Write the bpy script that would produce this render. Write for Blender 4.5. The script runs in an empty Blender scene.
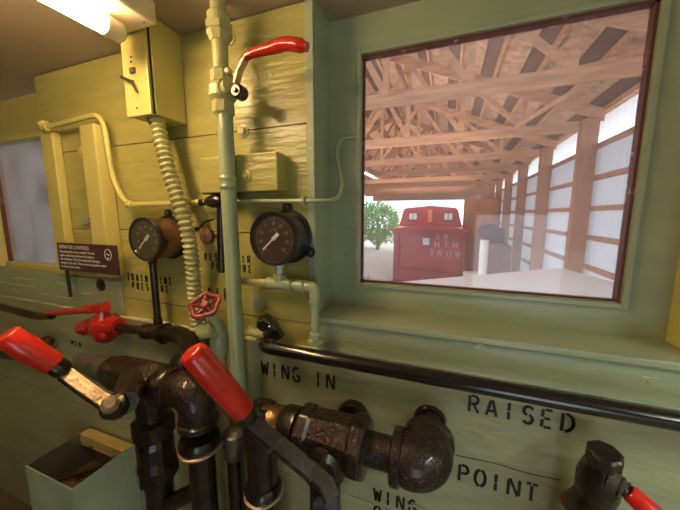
import bpy, bmesh, math, random
from mathutils import Vector, Matrix, noise
random.seed(7)
R = math.radians; PI = math.pi
sc = bpy.context.scene
COL = sc.collection

# ------------------------------------------------------------------ camera
F = 290.0; PITCH = math.atan(40/290); YAW = R(20.1)
CAM = Vector((0, -0.7, 1.5))
cd = bpy.data.cameras.new('camera'); cam = bpy.data.objects.new('camera', cd); COL.objects.link(cam)
cd.sensor_width = 36; cd.lens = F/680*36; cd.clip_start = 0.02; cd.clip_end = 400
cam.location = CAM; cam.rotation_euler = (PI/2 - PITCH, 0, YAW)
sc.camera = cam
# ------------------------------------------------------------------ view, world, lights
vs = sc.view_settings
vs.view_transform = 'Standard'; vs.look = 'None'; vs.gamma = 1; vs.use_curve_mapping = False
vs.exposure = 0.15
w = bpy.data.worlds.new('sky'); sc.world = w; w.use_nodes = True
wn = w.node_tree.nodes; wn['Background'].inputs[0].default_value = (0.80, 0.88, 1.0, 1)
wn['Background'].inputs[1].default_value = 2.0

def light(name, kind, loc, energy, col, rot=None, size=None, size_y=None, target=None, spread=None):
    d = bpy.data.lights.new(name, kind); o = bpy.data.objects.new(name, d); COL.objects.link(o)
    o.location = loc; d.energy = energy; d.color = col
    if kind == 'AREA':
        d.shape = 'RECTANGLE'; d.size = size; d.size_y = size_y or size
        if spread: d.spread = spread
    if target is not None:
        o.rotation_euler = (Vector(target)-Vector(loc)).to_track_quat('-Z', 'Y').to_euler()
    elif rot: o.rotation_euler = rot
    if kind == 'SUN': d.angle = R(1.5)
    return o
light('sun', 'SUN', (20, 5, 20), 3.0, (1.0, 0.93, 0.82), rot=(R(10), R(52), 0))
# cab light from behind the camera: two added ceiling fills and the doorway daylight
light('ceiling_fill_right', 'AREA', (1.08, -0.95, 1.98), 17, (0.90, 1.0, 0.90), size=0.14, size_y=0.9, rot=(0, 0, 0), spread=R(125))  # added fill without a fixture, aimed down so the wall brightens below the header
light('doorway_daylight', 'AREA', (0.70, -2.2, 0.75), 1.4, (0.80, 0.98, 1.0), size=0.9, size_y=0.9, target=(-0.3, 0, 1.2))
light('warm_fill_behind', 'AREA', (-1.3, -1.5, 1.96), 1.0, (1.0, 0.74, 0.42), size=0.9, size_y=0.12, target=(-1.1, -0.4, 0.9))  # weak warm fill, no fixture modelled
# broad fill panels added above the track to brighten the shed roof and floor
for yy in (6.5, 12.5, 18.5):
    light('shed_fill_light', 'AREA', (-1.6, yy, 2.7), 72, (1.0, 0.86, 0.74), size=5.0, size_y=3.0, rot=(PI, 0, 0))
    light('shed_fill_light', 'AREA', (-1.6, yy, 2.65), 60, (1.0, 0.93, 0.9), size=4.0, size_y=2.0)

# ------------------------------------------------------------------ pixel -> place helpers
def ray(px, py):
    u = (px-340)/F; v = (255-py)/F
    f = Vector((-math.sin(YAW)*math.cos(PITCH), math.cos(YAW)*math.cos(PITCH), -math.sin(PITCH)))
    r = Vector((math.cos(YAW), math.sin(YAW), 0))
    up = Vector((-math.sin(YAW)*math.sin(PITCH), math.cos(YAW)*math.sin(PITCH), math.cos(PITCH)))
    return f + u*r + v*up
def Y(px, py, off=0.0):          # point on the plane 'off' metres in front of the control wall
    d = ray(px, py); return CAM + d*((0.7-off)/d.y)
def Z(px, py, z):
    d = ray(px, py); return CAM + d*((z-1.5)/d.z)
def P(px, py, d0):
    return CAM + ray(px, py)*d0
V = Vector

# ------------------------------------------------------------------ materials
MATS = {}
def mat(name, col, rough=0.5, metal=0.0, var=0.12, scale=8, bump=0.15, bscale=60, col2=None, c2amt=0.0, c2scale=6, stretch=(1,1,1), coat=0.0, spec=0.5, emit=None, estr=0, trans=0.0):
    m = bpy.data.materials.new(name); m.use_nodes = True; nt = m.node_tree; N = nt.nodes; L = nt.links
    b = N['Principled BSDF']
    b.inputs['Roughness'].default_value = rough; b.inputs['Metallic'].default_value = metal
    b.inputs['Coat Weight'].default_value = coat; b.inputs['Coat Roughness'].default_value = 0.12
    b.inputs['Specular IOR Level'].default_value = spec
    if emit:
        b.inputs['Emission Color'].default_value = (*emit, 1); b.inputs['Emission Strength'].default_value = estr
    tc = N.new('ShaderNodeTexCoord'); mp = N.new('ShaderNodeMapping'); mp.inputs['Scale'].default_value = stretch
    L.new(tc.outputs['Object'], mp.inputs['Vector'])
    n1 = N.new('ShaderNodeTexNoise'); n1.inputs['Scale'].default_value = scale; n1.inputs['Detail'].default_value = 6
    L.new(mp.outputs[0], n1.inputs['Vector'])
    r1 = N.new('ShaderNodeValToRGB')
    r1.color_ramp.elements[0].position = 0.3; r1.color_ramp.elements[1].position = 0.7
    r1.color_ramp.elements[0].color = (*[c*(1-var) for c in col], 1); r1.color_ramp.elements[1].color = (*[min(1, c*(1+var)) for c in col], 1)
    L.new(n1.outputs['Fac'], r1.inputs['Fac'])
    out = r1.outputs['Color']
    if col2:
        n2 = N.new('ShaderNodeTexNoise'); n2.inputs['Scale'].default_value = c2scale; n2.inputs['Detail'].default_value = 9; n2.inputs['Roughness'].default_value = 0.65
        L.new(mp.outputs[0], n2.inputs['Vector'])
        r2 = N.new('ShaderNodeValToRGB'); r2.color_ramp.elements[0].position = 1-c2amt-0.04; r2.color_ramp.elements[1].position = 1-c2amt+0.04
        L.new(n2.outputs['Fac'], r2.inputs['Fac'])
        mx = N.new('ShaderNodeMix'); mx.data_type = 'RGBA'
        L.new(r2.outputs['Color'], mx.inputs[0]); L.new(out, mx.inputs[6]); mx.inputs[7].default_value = (*col2, 1)
        out = mx.outputs[2]
    L.new(out, b.inputs['Base Color'])
    if bump:
        n3 = N.new('ShaderNodeTexNoise'); n3.inputs['Scale'].default_value = bscale; n3.inputs['Detail'].default_value = 5
        L.new(mp.outputs[0], n3.inputs['Vector'])
        bp = N.new('ShaderNodeBump'); bp.inputs['Strength'].default_value = bump; bp.inputs['Distance'].default_value = 0.004
        L.new(n3.outputs['Fac'], bp.inputs['Height']); L.new(bp.outputs[0], b.inputs['Normal'])
    if trans:
        tr = N.new('ShaderNodeBsdfTranslucent'); L.new(out, tr.inputs['Color'])
        ms = N.new('ShaderNodeMixShader'); ms.inputs[0].default_value = trans
        L.new(b.outputs[0], ms.inputs[1]); L.new(tr.outputs[0], ms.inputs[2]); L.new(ms.outputs[0], N['Material Output'].inputs['Surface'])
    MATS[name] = m; return m

# painted boards: soft grain stretched along x, a few worn chips
yellow = mat('yellow_green_boards_lamp_tint', (0.42, 0.38, 0.115), 0.30, var=0.12, scale=5, bump=0.9, bscale=14, stretch=(1, 1, 5), col2=(0.33, 0.28, 0.09), c2amt=0.33, c2scale=7, coat=0.15)  # part of the lamp's yellow is held in this board colour
yellowp = mat('yellow_trim_paint_lamp_tint', (0.62, 0.54, 0.17), 0.38, var=0.06, scale=7, bump=0.25, bscale=30, coat=0.25)
ypipe = mat('cream_pipe_paint', (0.48, 0.45, 0.20), 0.33, var=0.08, scale=12, bump=0.3, bscale=70, coat=0.3)
gpipe = mat('grey_green_pipe_paint', (0.36, 0.42, 0.26), 0.30, var=0.08, scale=10, bump=0.25, bscale=60, coat=0.3)
lower = mat('sage_green_board_paint', (0.36, 0.365, 0.215), 0.36, var=0.14, scale=4, bump=0.8, bscale=12, stretch=(1, 1, 4), col2=(0.22, 0.20, 0.10), c2amt=0.34, c2scale=6, coat=0.15)
mint = mat('mint_green_window_paint', (0.36, 0.41, 0.27), 0.36, var=0.08, scale=6, bump=0.6, bscale=16, stretch=(1, 1, 3), col2=(0.20, 0.24, 0.13), c2amt=0.30, c2scale=14, coat=0.2)
chip_lit = mat('cream_chips_and_lit_edge', (0.72, 0.68, 0.42), 0.5, bump=0.3)
ceilm = mat('ceiling_paint', (0.42, 0.33, 0.23), 0.6, var=0.04, bump=0.1)
floorm = mat('cab_floor_boards', (0.16, 0.12, 0.07), 0.7)
iron = mat('black_painted_iron', (0.020, 0.013, 0.010), 0.30, metal=0.3, var=0.5, scale=30, bump=0.45, bscale=90, col2=(0.055, 0.026, 0.016), c2amt=0.40, c2scale=50, coat=0.45)
cast = mat('rough_cast_iron', (0.030, 0.017, 0.013), 0.30, metal=0.45, var=0.5, scale=60, bump=1.0, bscale=130, col2=(0.24, 0.125, 0.085), c2amt=0.37, c2scale=140, coat=0.4)
brass = mat('worn_brass_ring', (0.26, 0.15, 0.075), 0.32, metal=0.8, var=0.3, scale=30, bump=0.4, bscale=80)
steel = mat('worn_flat_steel', (0.17, 0.15, 0.14), 0.35, metal=0.7, var=0.3, scale=30, bump=0.5, bscale=90)
steelw = mat('bare_warm_steel', (0.62, 0.44, 0.28), 0.38, metal=0.6, var=0.2, scale=40, bump=0.6, bscale=80)
blackp = mat('gloss_black_bar_paint', (0.012, 0.009, 0.008), 0.2, var=0.3, bump=0.12, bscale=40, coat=0.7)
dark = mat('dark_gap', (0.01, 0.008, 0.006), 0.9, bump=0)
stencil = mat('black_stencil_paint', (0.012, 0.014, 0.010), 0.5, bump=0)
red = mat('red_vinyl_grip', (0.72, 0.022, 0.012), 0.28, var=0.06, bump=0.06, bscale=20, coat=0.5)
redp = mat('red_enamel_paint', (0.55, 0.02, 0.014), 0.25, var=0.15, bump=0.3, bscale=40, coat=0.5)
redw = mat('worn_red_handwheel_paint', (0.24, 0.02, 0.022), 0.3, var=0.25, bump=0.4, bscale=60, col2=(0.5, 0.3, 0.27), c2amt=0.36, c2scale=60, coat=0.3)
gblack = mat('gauge_case_black', (0.02, 0.017, 0.015), 0.3, bump=0.2, bscale=60, coat=0.4, col2=(0.26, 0.12, 0.05), c2amt=0.36, c2scale=12)
dialm = mat('gauge_dial_black', (0.03, 0.022, 0.018), 0.45, bump=0)
white = mat('white_marking', (0.8, 0.78, 0.7), 0.5, bump=0)
dialw = mat('faded_dial_marking', (0.30, 0.24, 0.19), 0.5, bump=0)
signm = mat('maroon_sign_face', (0.065, 0.022, 0.032), 0.5, bump=0)
galv = mat('galvanised_sheet', (0.30, 0.31, 0.27), 0.32, metal=0.75, var=0.15, scale=6, bump=0.15)
boxgreen = mat('pale_green_box_paint', (0.42, 0.50, 0.36), 0.4, bump=0.2)
wood = mat('yellow_painted_wood', (0.62, 0.46, 0.16), 0.5, bump=0.4, bscale=20, stretch=(1, 6, 6))
rust = mat('rusty_scrap', (0.12, 0.055, 0.035), 0.7, var=0.4, bump=0.8, bscale=60)
cream = mat('cream_lamp_enamel', (0.85, 0.72, 0.52), 0.35, bump=0.05, coat=0.3)
tube_e = mat('glowing_lamp_tube', (0.9, 0.8, 0.6), 0.4, bump=0, emit=(1.0, 0.72, 0.38), estr=54)
truss = mat('truss_lumber', (0.56, 0.30, 0.17), 0.7, var=0.25, scale=2.0, stretch=(1, 8, 8), bump=0.2, bscale=10)
osb = mat('roof_sheathing_board', (0.50, 0.31, 0.20), 0.8, var=0.35, scale=9, bump=0.3, bscale=30)
post_m = mat('pole_lumber', (0.40, 0.19, 0.11), 0.7, var=0.2, scale=2, stretch=(8, 8, 1))
sheet = mat('white_corrugated_siding', (0.55, 0.60, 0.66), 0.5, var=0.03, bump=0, trans=0.16)
clear = mat('clear_eave_panel', (0.93, 0.96, 1.0), 0.5, var=0.02, bump=0, trans=0.92)
ground_m = mat('pale_gravel', (0.48, 0.43, 0.38), 0.9, var=0.2, scale=3, bump=0.5, bscale=20)
loco = mat('caboose_red_paint', (0.42, 0.035, 0.045), 0.4, var=0.2, scale=1.2, bump=0.1, bscale=4, coat=0.3)
locod = mat('dark_maroon_paint', (0.16, 0.03, 0.035), 0.5, var=0.3, scale=2)
whites = mat('white_hood_paint', (0.80, 0.76, 0.72), 0.45, var=0.03, scale=1.5, bump=0.1, bscale=6)
leafm = mat('tree_leaves', (0.16, 0.34, 0.10), 0.6, var=0.3, scale=2, bump=0, trans=0.4)
bark = mat('tree_bark', (0.16, 0.11, 0.07), 0.9)
paleglass = mat('pale_window_pane', (0.75, 0.78, 0.75), 0.2, bump=0)
# window glass: clear, haze of reflections and dirt put in as a pale film
def glassmat(name, haze, dcol, fac):
    m = bpy.data.materials.new(name); m.use_nodes = True; nt = m.node_tree; N = nt.nodes; L = nt.links; N.clear()
    o = N.new('ShaderNodeOutputMaterial'); t = N.new('ShaderNodeBsdfTransparent'); g = N.new('ShaderNodeBsdfGlossy')
    g.inputs['Roughness'].default_value = 0.03; g.inputs['Color'].default_value = (1, 1, 1, 1)
    df = N.new('ShaderNodeBsdfDiffuse'); df.inputs['Color'].default_value = (*dcol, 1)
    tl = N.new('ShaderNodeBsdfTranslucent'); tl.inputs['Color'].default_value = (*dcol, 1)
    a = N.new('ShaderNodeAddShader'); L.new(df.outputs[0], a.inputs[0]); L.new(tl.outputs[0], a.inputs[1])
    lw = N.new('ShaderNodeFresnel'); lw.inputs[0].default_value = 1.45
    mu = N.new('ShaderNodeMath'); mu.operation = 'MULTIPLY'; mu.inputs[1].default_value = fac; L.new(lw.outputs[0], mu.inputs[0])
    m1 = N.new('ShaderNodeMixShader'); L.new(mu.outputs[0], m1.inputs[0]); L.new(t.outputs[0], m1.inputs[1]); L.new(g.outputs[0], m1.inputs[2])
    nz = N.new('ShaderNodeTexNoise'); nz.inputs['Scale'].default_value = 5; nz.inputs['Detail'].default_value = 5
    tc = N.new('ShaderNodeTexCoord'); L.new(tc.outputs['Object'], nz.inputs['Vector'])
    mr = N.new('ShaderNodeMapRange'); mr.inputs[1].default_value = 0.3; mr.inputs[2].default_value = 0.75; mr.inputs[3].default_value = haze*0.5; mr.inputs[4].default_value = haze*1.6
    L.new(nz.outputs['Fac'], mr.inputs[0])
    m2 = N.new('ShaderNodeMixShader'); L.new(mr.outputs[0], m2.inputs[0]); L.new(m1.outputs[0], m2.inputs[1]); L.new(a.outputs[0], m2.inputs[2])
    L.new(m2.outputs[0], o.inputs[0]); return m
glass = glassmat('hazy_window_glass', 0.065, (0.9, 0.75, 0.75), 1.0)
glassb = glassmat('dull_side_window_glass', 0.08, (0.8, 0.85, 0.95), 1.0)
gcop = mat('rusted_gauge_case', (0.22, 0.10, 0.045), 0.4, metal=.4, bump=.5, bscale=60, col2=(0.03, 0.02, 0.016), c2amt=0.5, c2scale=14, coat=0.3)
dialb = mat('gauge_dial_brown', (0.075, 0.036, 0.026), 0.45, bump=0)
gglass = glassmat('gauge_glass', 0.01, (0.6, 0.6, 0.6), 0.35)

# ------------------------------------------------------------------ mesh helpers
def BM(): return bmesh.new()
def link(name, bm, m, parent=None, smooth=False, bevel=0, label=None):
    me = bpy.data.meshes.new(name)
    bmesh.ops.recalc_face_normals(bm, faces=bm.faces[:])
    bm.to_mesh(me); bm.free()
    me.materials.append(m)
    if smooth:
        for p in me.polygons: p.use_smooth = True
    o = bpy.data.objects.new(name, me); COL.objects.link(o)
    if bevel:
        md = o.modifiers.new('bevel', 'BEVEL'); md.width = bevel; md.segments = 2; md.limit_method = 'ANGLE'; md.angle_limit = R(40)
    if smooth:
        md = o.modifiers.new('split', 'EDGE_SPLIT'); md.split_angle = R(42)
    if parent:
        o.parent = parent; o.location = -parent_world(parent)
    if label: o['label'] = label
    return o
WPOS = {}
def parent_world(p):
    v = Vector((0, 0, 0))
    while p is not None:
        v = v + p.location; p = p.parent
    return v
def thing(name, label, cat, loc, group=None):
    o = bpy.data.objects.new(name, None); COL.objects.link(o); o.location = loc
    o.empty_display_size = 0.02
    o['label'] = label; o['category'] = cat
    if group: o['group'] = group
    return o
def tag(o, label, cat, group=None, kind=None):
    o['label'] = label; o['category'] = cat
    if group: o['group'] = group
    if kind: o['kind'] = kind
    return o
def struct(name, bm, m, parent=None, **k):
    o = link(name, bm, m, parent, **k)
    o['kind'] = 'structure'
    return o
def box(bm, a, b):
    x0, x1 = sorted((a[0], b[0])); y0, y1 = sorted((a[1], b[1])); z0, z1 = sorted((a[2], b[2]))
    vs_ = [bm.verts.new(p) for p in ((x0,y0,z0),(x1,y0,z0),(x1,y1,z0),(x0,y1,z0),(x0,y0,z1),(x1,y0,z1),(x1,y1,z1),(x0,y1,z1))]
    for f in ((0,3,2,1),(4,5,6,7),(0,1,5,4),(1,2,6,5),(2,3,7,6),(3,0,4,7)): bm.faces.new([vs_[i] for i in f])
    return bm
def bar(bm, p0, p1, wd, th, up=(0, 0, 1)):       # rectangular bar from p0 to p1
    p0 = V(p0); p1 = V(p1); d = (p1-p0).normalized(); u = V(up); s = d.cross(u)
    if s.length < 1e-4: s = d.cross(V((1, 0, 0)))
    s.normalize(); u = s.cross(d).normalized()
    vs_ = []
    for p in (p0, p1):
        for a, c in ((-1,-1),(1,-1),(1,1),(-1,1)): vs_.append(bm.verts.new(p + s*a*wd/2 + u*c*th/2))
    for f in ((0,1,2,3),(7,6,5,4),(0,4,5,1),(1,5,6,2),(2,6,7,3),(3,7,4,0)): bm.faces.new([vs_[i] for i in f])
    return bm
def sweep(bm, pts, radii, seg=20, cap=True, phase=0, squash=None):
    pts = [V(p) for p in pts]; n = len(pts)
    if not hasattr(radii, '__len__'): radii = [radii]*n
    t = []
    for i in range(n):
        a = pts[max(0, i-1)]; b = pts[min(n-1, i+1)]
        d = b-a
        if d.length < 1e-9: d = pts[min(n-1, i+1)]-pts[0] if i == 0 else t[-1]
        t.append(d.normalized())
    ref = V((0, 0, 1)) if abs(t[0].z) < 0.9 else V((1, 0, 0))
    u = t[0].cross(ref).normalized(); rings = []
    for i in range(n):
        u = (u - t[i]*u.dot(t[i])).normalized(); v = t[i].cross(u)
        rings.append([bm.verts.new(pts[i] + (u*math.cos(phase+2*PI*k/seg) + v*math.sin(phase+2*PI*k/seg)*(squash or 1))*radii[i]) for k in range(seg)])
    for i in range(n-1):
        for k in range(seg):
            bm.faces.new((rings[i][k], rings[i][(k+1) % seg], rings[i+1][(k+1) % seg], rings[i+1][k]))
    if cap:
        bm.faces.new(rings[0][::-1]); bm.faces.new(rings[-1])
    return bm
def lathe(bm, p0, p1, prof, seg=24, phase=0):    # prof: (t along p0->p1, radius)
    p0 = V(p0); p1 = V(p1); d = p1-p0; dn = d.normalized()
    ref = V((0, 0, 1)) if abs(dn.z) < 0.9 else V((1, 0, 0))
    u = dn.cross(ref).normalized(); v = dn.cross(u); rings = []
    for t_, r_ in prof:
        rings.append([bm.verts.new(p0 + d*t_ + (u*math.cos(phase+2*PI*k/seg) + v*math.sin(phase+2*PI*k/seg))*max(r_, 1e-5)) for k in range(seg)])
    for i in range(len(rings)-1):
        for k in range(seg): bm.faces.new((rings[i][k], rings[i][(k+1) % seg], rings[i+1][(k+1) % seg], rings[i+1][k]))
    bm.faces.new(rings[0][::-1]); bm.faces.new(rings[-1])
    return bm
def fillet(pts, rad, n=8):
    pts = [V(p) for p in pts]; out = [pts[0]]
    for i in range(1, len(pts)-1):
        a, b, c = pts[i-1], pts[i], pts[i+1]
        r = min(rad, (a-b).length*0.49, (c-b).length*0.49)
        p = b+(a-b).normalized()*r; q = b+(c-b).normalized()*r
        for k in range(n+1):
            t = k/n; out.append(p*(1-t)**2 + b*2*t*(1-t) + q*t*t)
    out.append(pts[-1]); return out
def spline(pts, n=12):
    pts = [V(p) for p in pts]; out = []
    for i in range(len(pts)-1):
        p0 = pts[max(0, i-1)]; p1 = pts[i]; p2 = pts[i+1]; p3 = pts[min(len(pts)-1, i+2)]
        for k in range(n):
            t = k/n
            out.append(0.5*((2*p1)+(p2-p0)*t+(2*p0-5*p1+4*p2-p3)*t*t+(-p0+3*p1-3*p2+p3)*t**3))
    out.append(pts[-1]); return out
def elbow(bm, a, c, b, r, bead=None, seg=28):    # cast elbow from a round corner c to b with raised end bands
    a, b, c = V(a), V(b), V(c)
    path = fillet([a, c, b], 10, 14)
    bead = bead or r*1.2
    ps = []; rs = []
    d0 = (c-a).normalized(); d1 = (b-c).normalized(); w_ = r*0.45
    for p_, r_ in ((a, bead*0.9), (a+d0*w_*0.15, bead), (a+d0*w_*0.85, bead), (a+d0*w_, r*1.0)): ps.append(p_); rs.append(r_)
    for p in path:
        if (p-a).dot(d0) > w_*1.15 and (b-p).dot(d1) > w_*1.15: ps.append(p); rs.append(r*1.06)
    for p_, r_ in ((b-d1*w_, r), (b-d1*w_*0.85, bead), (b-d1*w_*0.15, bead), (b, bead*0.9)): ps.append(p_); rs.append(r_)
    return sweep(bm, ps, rs, seg)
def nut(bm, p0, p1, r, phase=0):
    return lathe(bm, p0, p1, [(0, r*0.86), (0.12, r), (0.88, r), (1, r*0.86)], 6, phase)
def ballr(bm, c, r, sx=1, sy=1, sz=1, sub=3):
    res = bmesh.ops.create_icosphere(bm, subdivisions=sub, radius=r)
    for v in res['verts']: v.co = V((v.co.x*sx, v.co.y*sy, v.co.z*sz)) + V(c)
    return bm

def split_loose(o):
    src = BM(); src.from_mesh(o.data); src.verts.ensure_lookup_table(); seen = set(); comps = []
    for v in src.verts:
        if v in seen: continue
        st = [v]; seen.add(v); c = []
        while st:
            q = st.pop(); c.append(q)
            for e in q.link_edges:
                w2_ = e.other_vert(q)
                if w2_ not in seen: seen.add(w2_); st.append(w2_)
        comps.append(c)
    if len(comps) < 2: src.free(); return
    base = o.data
    for k, c in enumerate(comps):
        nb = BM(); mp_ = {v: nb.verts.new(v.co) for v in c}
        for f in {f for v in c for f in v.link_faces}:
            nf = nb.faces.new([mp_[v] for v in f.verts]); nf.smooth = f.smooth
        me = bpy.data.meshes.new(o.name); nb.to_mesh(me); nb.free(); me.materials.append(base.materials[0])
        if k == 0: tgt = o
        else: tgt = o.copy(); COL.objects.link(tgt)
        tgt.data = me
    src.free()
# ------------------------------------------------------------------ stroke lettering
def arc(cx, cy, rx, ry, a0, a1, n=7):
    return [(cx+rx*math.cos(R(a0+(a1-a0)*i/n)), cy+ry*math.sin(R(a0+(a1-a0)*i/n))) for i in range(n+1)]
G = {
 'A': [[(0,0),(.26,.95)], [(.6,0),(.34,.95)], [(.16,.3),(.44,.3)]],
 'D': [[(0,0),(0,1)], arc(.1,.5,.48,.5,-80,80,9)],
 'E': [[(0,0),(0,.42)], [(0,.58),(0,1)], [(.12,0),(.5,0)], [(.12,.5),(.42,.5)], [(.12,1),(.5,1)]],
 'G': [arc(.32,.5,.32,.5,60,165,6), arc(.32,.5,.32,.5,195,320,6), [(.36,.42),(.6,.42),(.6,.1)]],
 'I': [[(.25,0),(.25,.44)], [(.25,.52),(.25,1)]],
 'K': [[(0,0),(0,1)], [(.12,.5),(.5,1)], [(.16,.5),(.55,0)]],
 'L': [[(0,0),(0,1)], [(.12,0),(.5,0)]],
 'M': [[(0,0),(0,1)], [(.08,.95),(.32,.4)], [(.56,.95),(.34,.4)], [(.64,0),(.64,1)]],
 'N': [[(0,0),(0,.9)], [(.06,1),(.54,.02)], [(.6,.1),(.6,1)]],
 'O': [arc(.3,.5,.3,.5,100,260,9), arc(.3,.5,.3,.5,-80,80,9)],
 'P': [[(0,0),(0,1)], [(.12,1),(.3,1)]+arc(.3,.75,.22,.25,90,-90,7)+[(.12,.5)]],
 'R': [[(0,0),(0,1)], [(.12,1),(.3,1)]+arc(.3,.75,.22,.25,90,-90,7)+[(.12,.5)], [(.28,.44),(.56,0)]],
 'S': [arc(.28,.74,.26,.26,30,250,8), arc(.28,.26,.26,.26,70,-150,8)],
 'T': [[(.3,0),(.3,.88)], [(0,1),(.26,1)], [(.34,1),(.6,1)]],
 'U': [[(0,1),(0,.3)]+arc(.28,.26,.28,.26,180,258,4), arc(.3,.26,.28,.26,282,360,4)+[(.58,1)]],
 'V': [[(0,1),(.26,.04)], [(.6,1),(.34,.04)]],
 'W': [[(0,1),(.16,.02)], [(.18,.1),(.32,.8)], [(.5,.02),(.34,.75)], [(.66,1),(.52,.02)]],
 'X': [[(0,0),(.6,1)], [(.6,0),(.36,.42)], [(.24,.6),(0,1)]],
 'H': [[(0,0),(0,1)], [(.56,0),(.56,1)], [(.1,.5),(.46,.5)]],
}
def words(bm, text, o, h, adv, th=0.13, ux=V((1,0,0)), uz=V((0,0,1)), nrm=V((0,-1,0)), wx=1.0, d=0.0008, gapw=True):
    x = 0
    for ch in text:
        for st in G.get(ch, []):
            for (a, b) in zip(st[:-1], st[1:]):
                p = V(o)+ux*(x+a[0]*h*wx)+uz*(a[1]*h); q = V(o)+ux*(x+b[0]*h*wx)+uz*(b[1]*h)
                if len(st) > 2:
                    e = (q-p).normalized()*th*h*0.15; p = p-e; q = q+e
                bar(bm, p+nrm*d/2, q+nrm*d/2, th*h*1.15, d, up=nrm)
        x += adv
    return bm

# ================================================================== THE CAB
UP = 0.0; LO = 0.018           # upper boards at y=0, lower boards 18 mm proud
def planks(bm, rows, x0, x1, y, holes, gap=0.003, th=0.04):
    for (za, zb) in rows:
        zs = sorted({za, zb-gap} | {z for h in holes for z in (h[2], h[3]) if za < z < zb-gap})
        for z0, z1 in zip(zs[:-1], zs[1:]):
            segs = [(x0, x1)]
            for h in holes:
                if h[2] < (z0+z1)/2 < h[3]:
                    segs = [s for a, b in segs for s in ((a, min(b, h[0])), (max(a, h[1]), b)) if s[1]-s[0] > 0.001]
            for a, b in segs: box(bm, (a, y, z0), (b, y+th, z1))
holeR = (-0.334, 0.475, 1.230, 2.02); holeL = (-1.96, -1.42, 1.265, 1.83)
bm = BM(); planks(bm, [(1.08, 1.2), (1.2, 1.451), (1.451, 1.733), (1.733, 2.014)], -2.6, 1.3, UP, [holeR, holeL, (-2.4, -1.475, 1.82, 2.02)])
wall_up = struct('wall_front', bm, yellow)
bm = BM()
for h in ((-2.6, -1.97, 1.0, 1.82), (-1.40, -0.336, 1.0, 2.01), (0.48, 1.3, 1.0, 2.06), (-1.97, -1.40, 1.0, 1.25), (-0.335, 0.48, 1.0, 1.215), (-1.47, -1.40, 1.84, 2.0)):
    box(bm, (h[0], 0.041, h[2]), (h[1], 0.06, h[3]))
struct('wall_front_backing', bm, dark)
bm = BM(); planks(bm, [(0.0, 0.44), (0.44, 0.72), (0.72, 1.131+0.003)], -2.6, 1.3, -LO, [], th=0.033)
wall_lo = struct('wall_front_lower', bm, lower)
bm = BM(); box(bm, (-2.6, -LO+0.034, 0), (1.3, 0.05, 1.07)); struct('wall_front_lower_backing', bm, dark)
# light caught by the lower boards' top edge, painted as worn cream strips
bm = BM(); x = -2.55
while x < 1.2:
    l = random.uniform(0.03, 0.22); g = random.choice((0, 0.004, 0.012, 0.03))
    box(bm, (x, -LO-0.0006, 1.1305-random.uniform(0.0012, 0.0035)), (min(1.25, x+l), -0.001, 1.1325)); x += l+g
struct('trim_1', bm, chip_lit)
# crack line right of the big elbow
bm = BM(); p = Y(455, 455, LO); q = Y(560, 480, LO)
sweep(bm, spline([p, p*0.6+q*0.4+V((0, 0, 0.003)), p*0.3+q*0.7-V((0, 0, 0.002)), q], 6), 0.0012, 5)
link('board_crack', bm, stencil, wall_lo)
# ceiling, floor, side and rear walls
bm = BM(); box(bm, (-2.6, -2.6, 2.015), (1.3, 0.14, 2.06)); struct('ceiling', bm, ceilm)
bm = BM(); box(bm, (-2.6, -2.6, -0.05), (1.3, 0.06, 0.0)); struct('floor', bm, floorm)
bm = BM(); box(bm, (-2.66, -2.6, 0), (-2.6, 0.06, 2.06)); struct('wall_left', bm, yellow)
bm = BM(); box(bm, (1.3, -2.6, 0), (1.36, 0.06, 2.06)); struct('wall_right', bm, lower)
bm = BM(); box(bm, (-2.6, -2.66, 0), (0.3, -2.6, 2.06)); box(bm, (1.15, -2.66, 0), (1.3, -2.6, 2.06)); box(bm, (0.3, -2.66, 1.5), (1.15, -2.6, 2.06)); struct('wall_back', bm, mat('dark_rear_wall_paint', (0.13, 0.12, 0.06), 0.6))

# ---- right window: deep recess, back board, beads, glass
GX0, GX1, GZ0, GZ1 = -0.231, 0.371, 1.306, 1.918
bm = BM()
box(bm, (-0.322, 0.10, 1.215), (GX0-0.012, 0.125, 2.05)); box(bm, (GX1+0.012, 0.10, 1.215), (0.60, 0.125, 2.05))
box(bm, (GX0-0.012, 0.10, 1.215), (GX1+0.012, 0.125, GZ0-0.012)); box(bm, (GX0-0.012, 0.10, GZ1+0.012), (GX1+0.012, 0.125, 2.05))
win = struct('window_1', bm, mint)
bm = BM()   # bead round the opening
for a, b in (((GX0-0.012, 0.092, GZ0-0.012), (GX0, 0.12, GZ1+0.012)), ((GX1, 0.092, GZ0-0.012), (GX1+0.012, 0.12, GZ1+0.012)),
             ((GX0, 0.092, GZ0-0.012), (GX1, 0.12, GZ0)), ((GX0, 0.092, GZ1), (GX1, 0.12, GZ1+0.012))): box(bm, a, b)
link('glazing_bead', bm, mint, win, bevel=0.002)
redtr = mat('dark_red_putty', (0.15, 0.04, 0.03), 0.5, bump=0.6, col2=(0.5, 0.4, 0.35), c2amt=0.36, c2scale=30)
bm = BM()
for a, b in (((GX0, 0.112, GZ0), (GX0+0.005, 0.124, GZ1)), ((GX1-0.006, 0.104, GZ0), (GX1, 0.124, GZ1)),
             ((GX0, 0.112, GZ0), (GX1, 0.124, GZ0+0.004)), ((GX0, 0.104, GZ1-0.006), (GX1, 0.124, GZ1))): box(bm, a, b)
link('putty_line', bm, redtr, win, label='dark red line of putty round the glass')
bm = BM(); box(bm, (GX0, 0.118, GZ0), (GX1, 0.121, GZ1)); link('pane', bm, glass, win)
bm = BM(); box(bm, (-0.334, 0.001, 1.215), (-0.322, 0.125, 2.015)); struct('trim_2', bm, mint)
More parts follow.
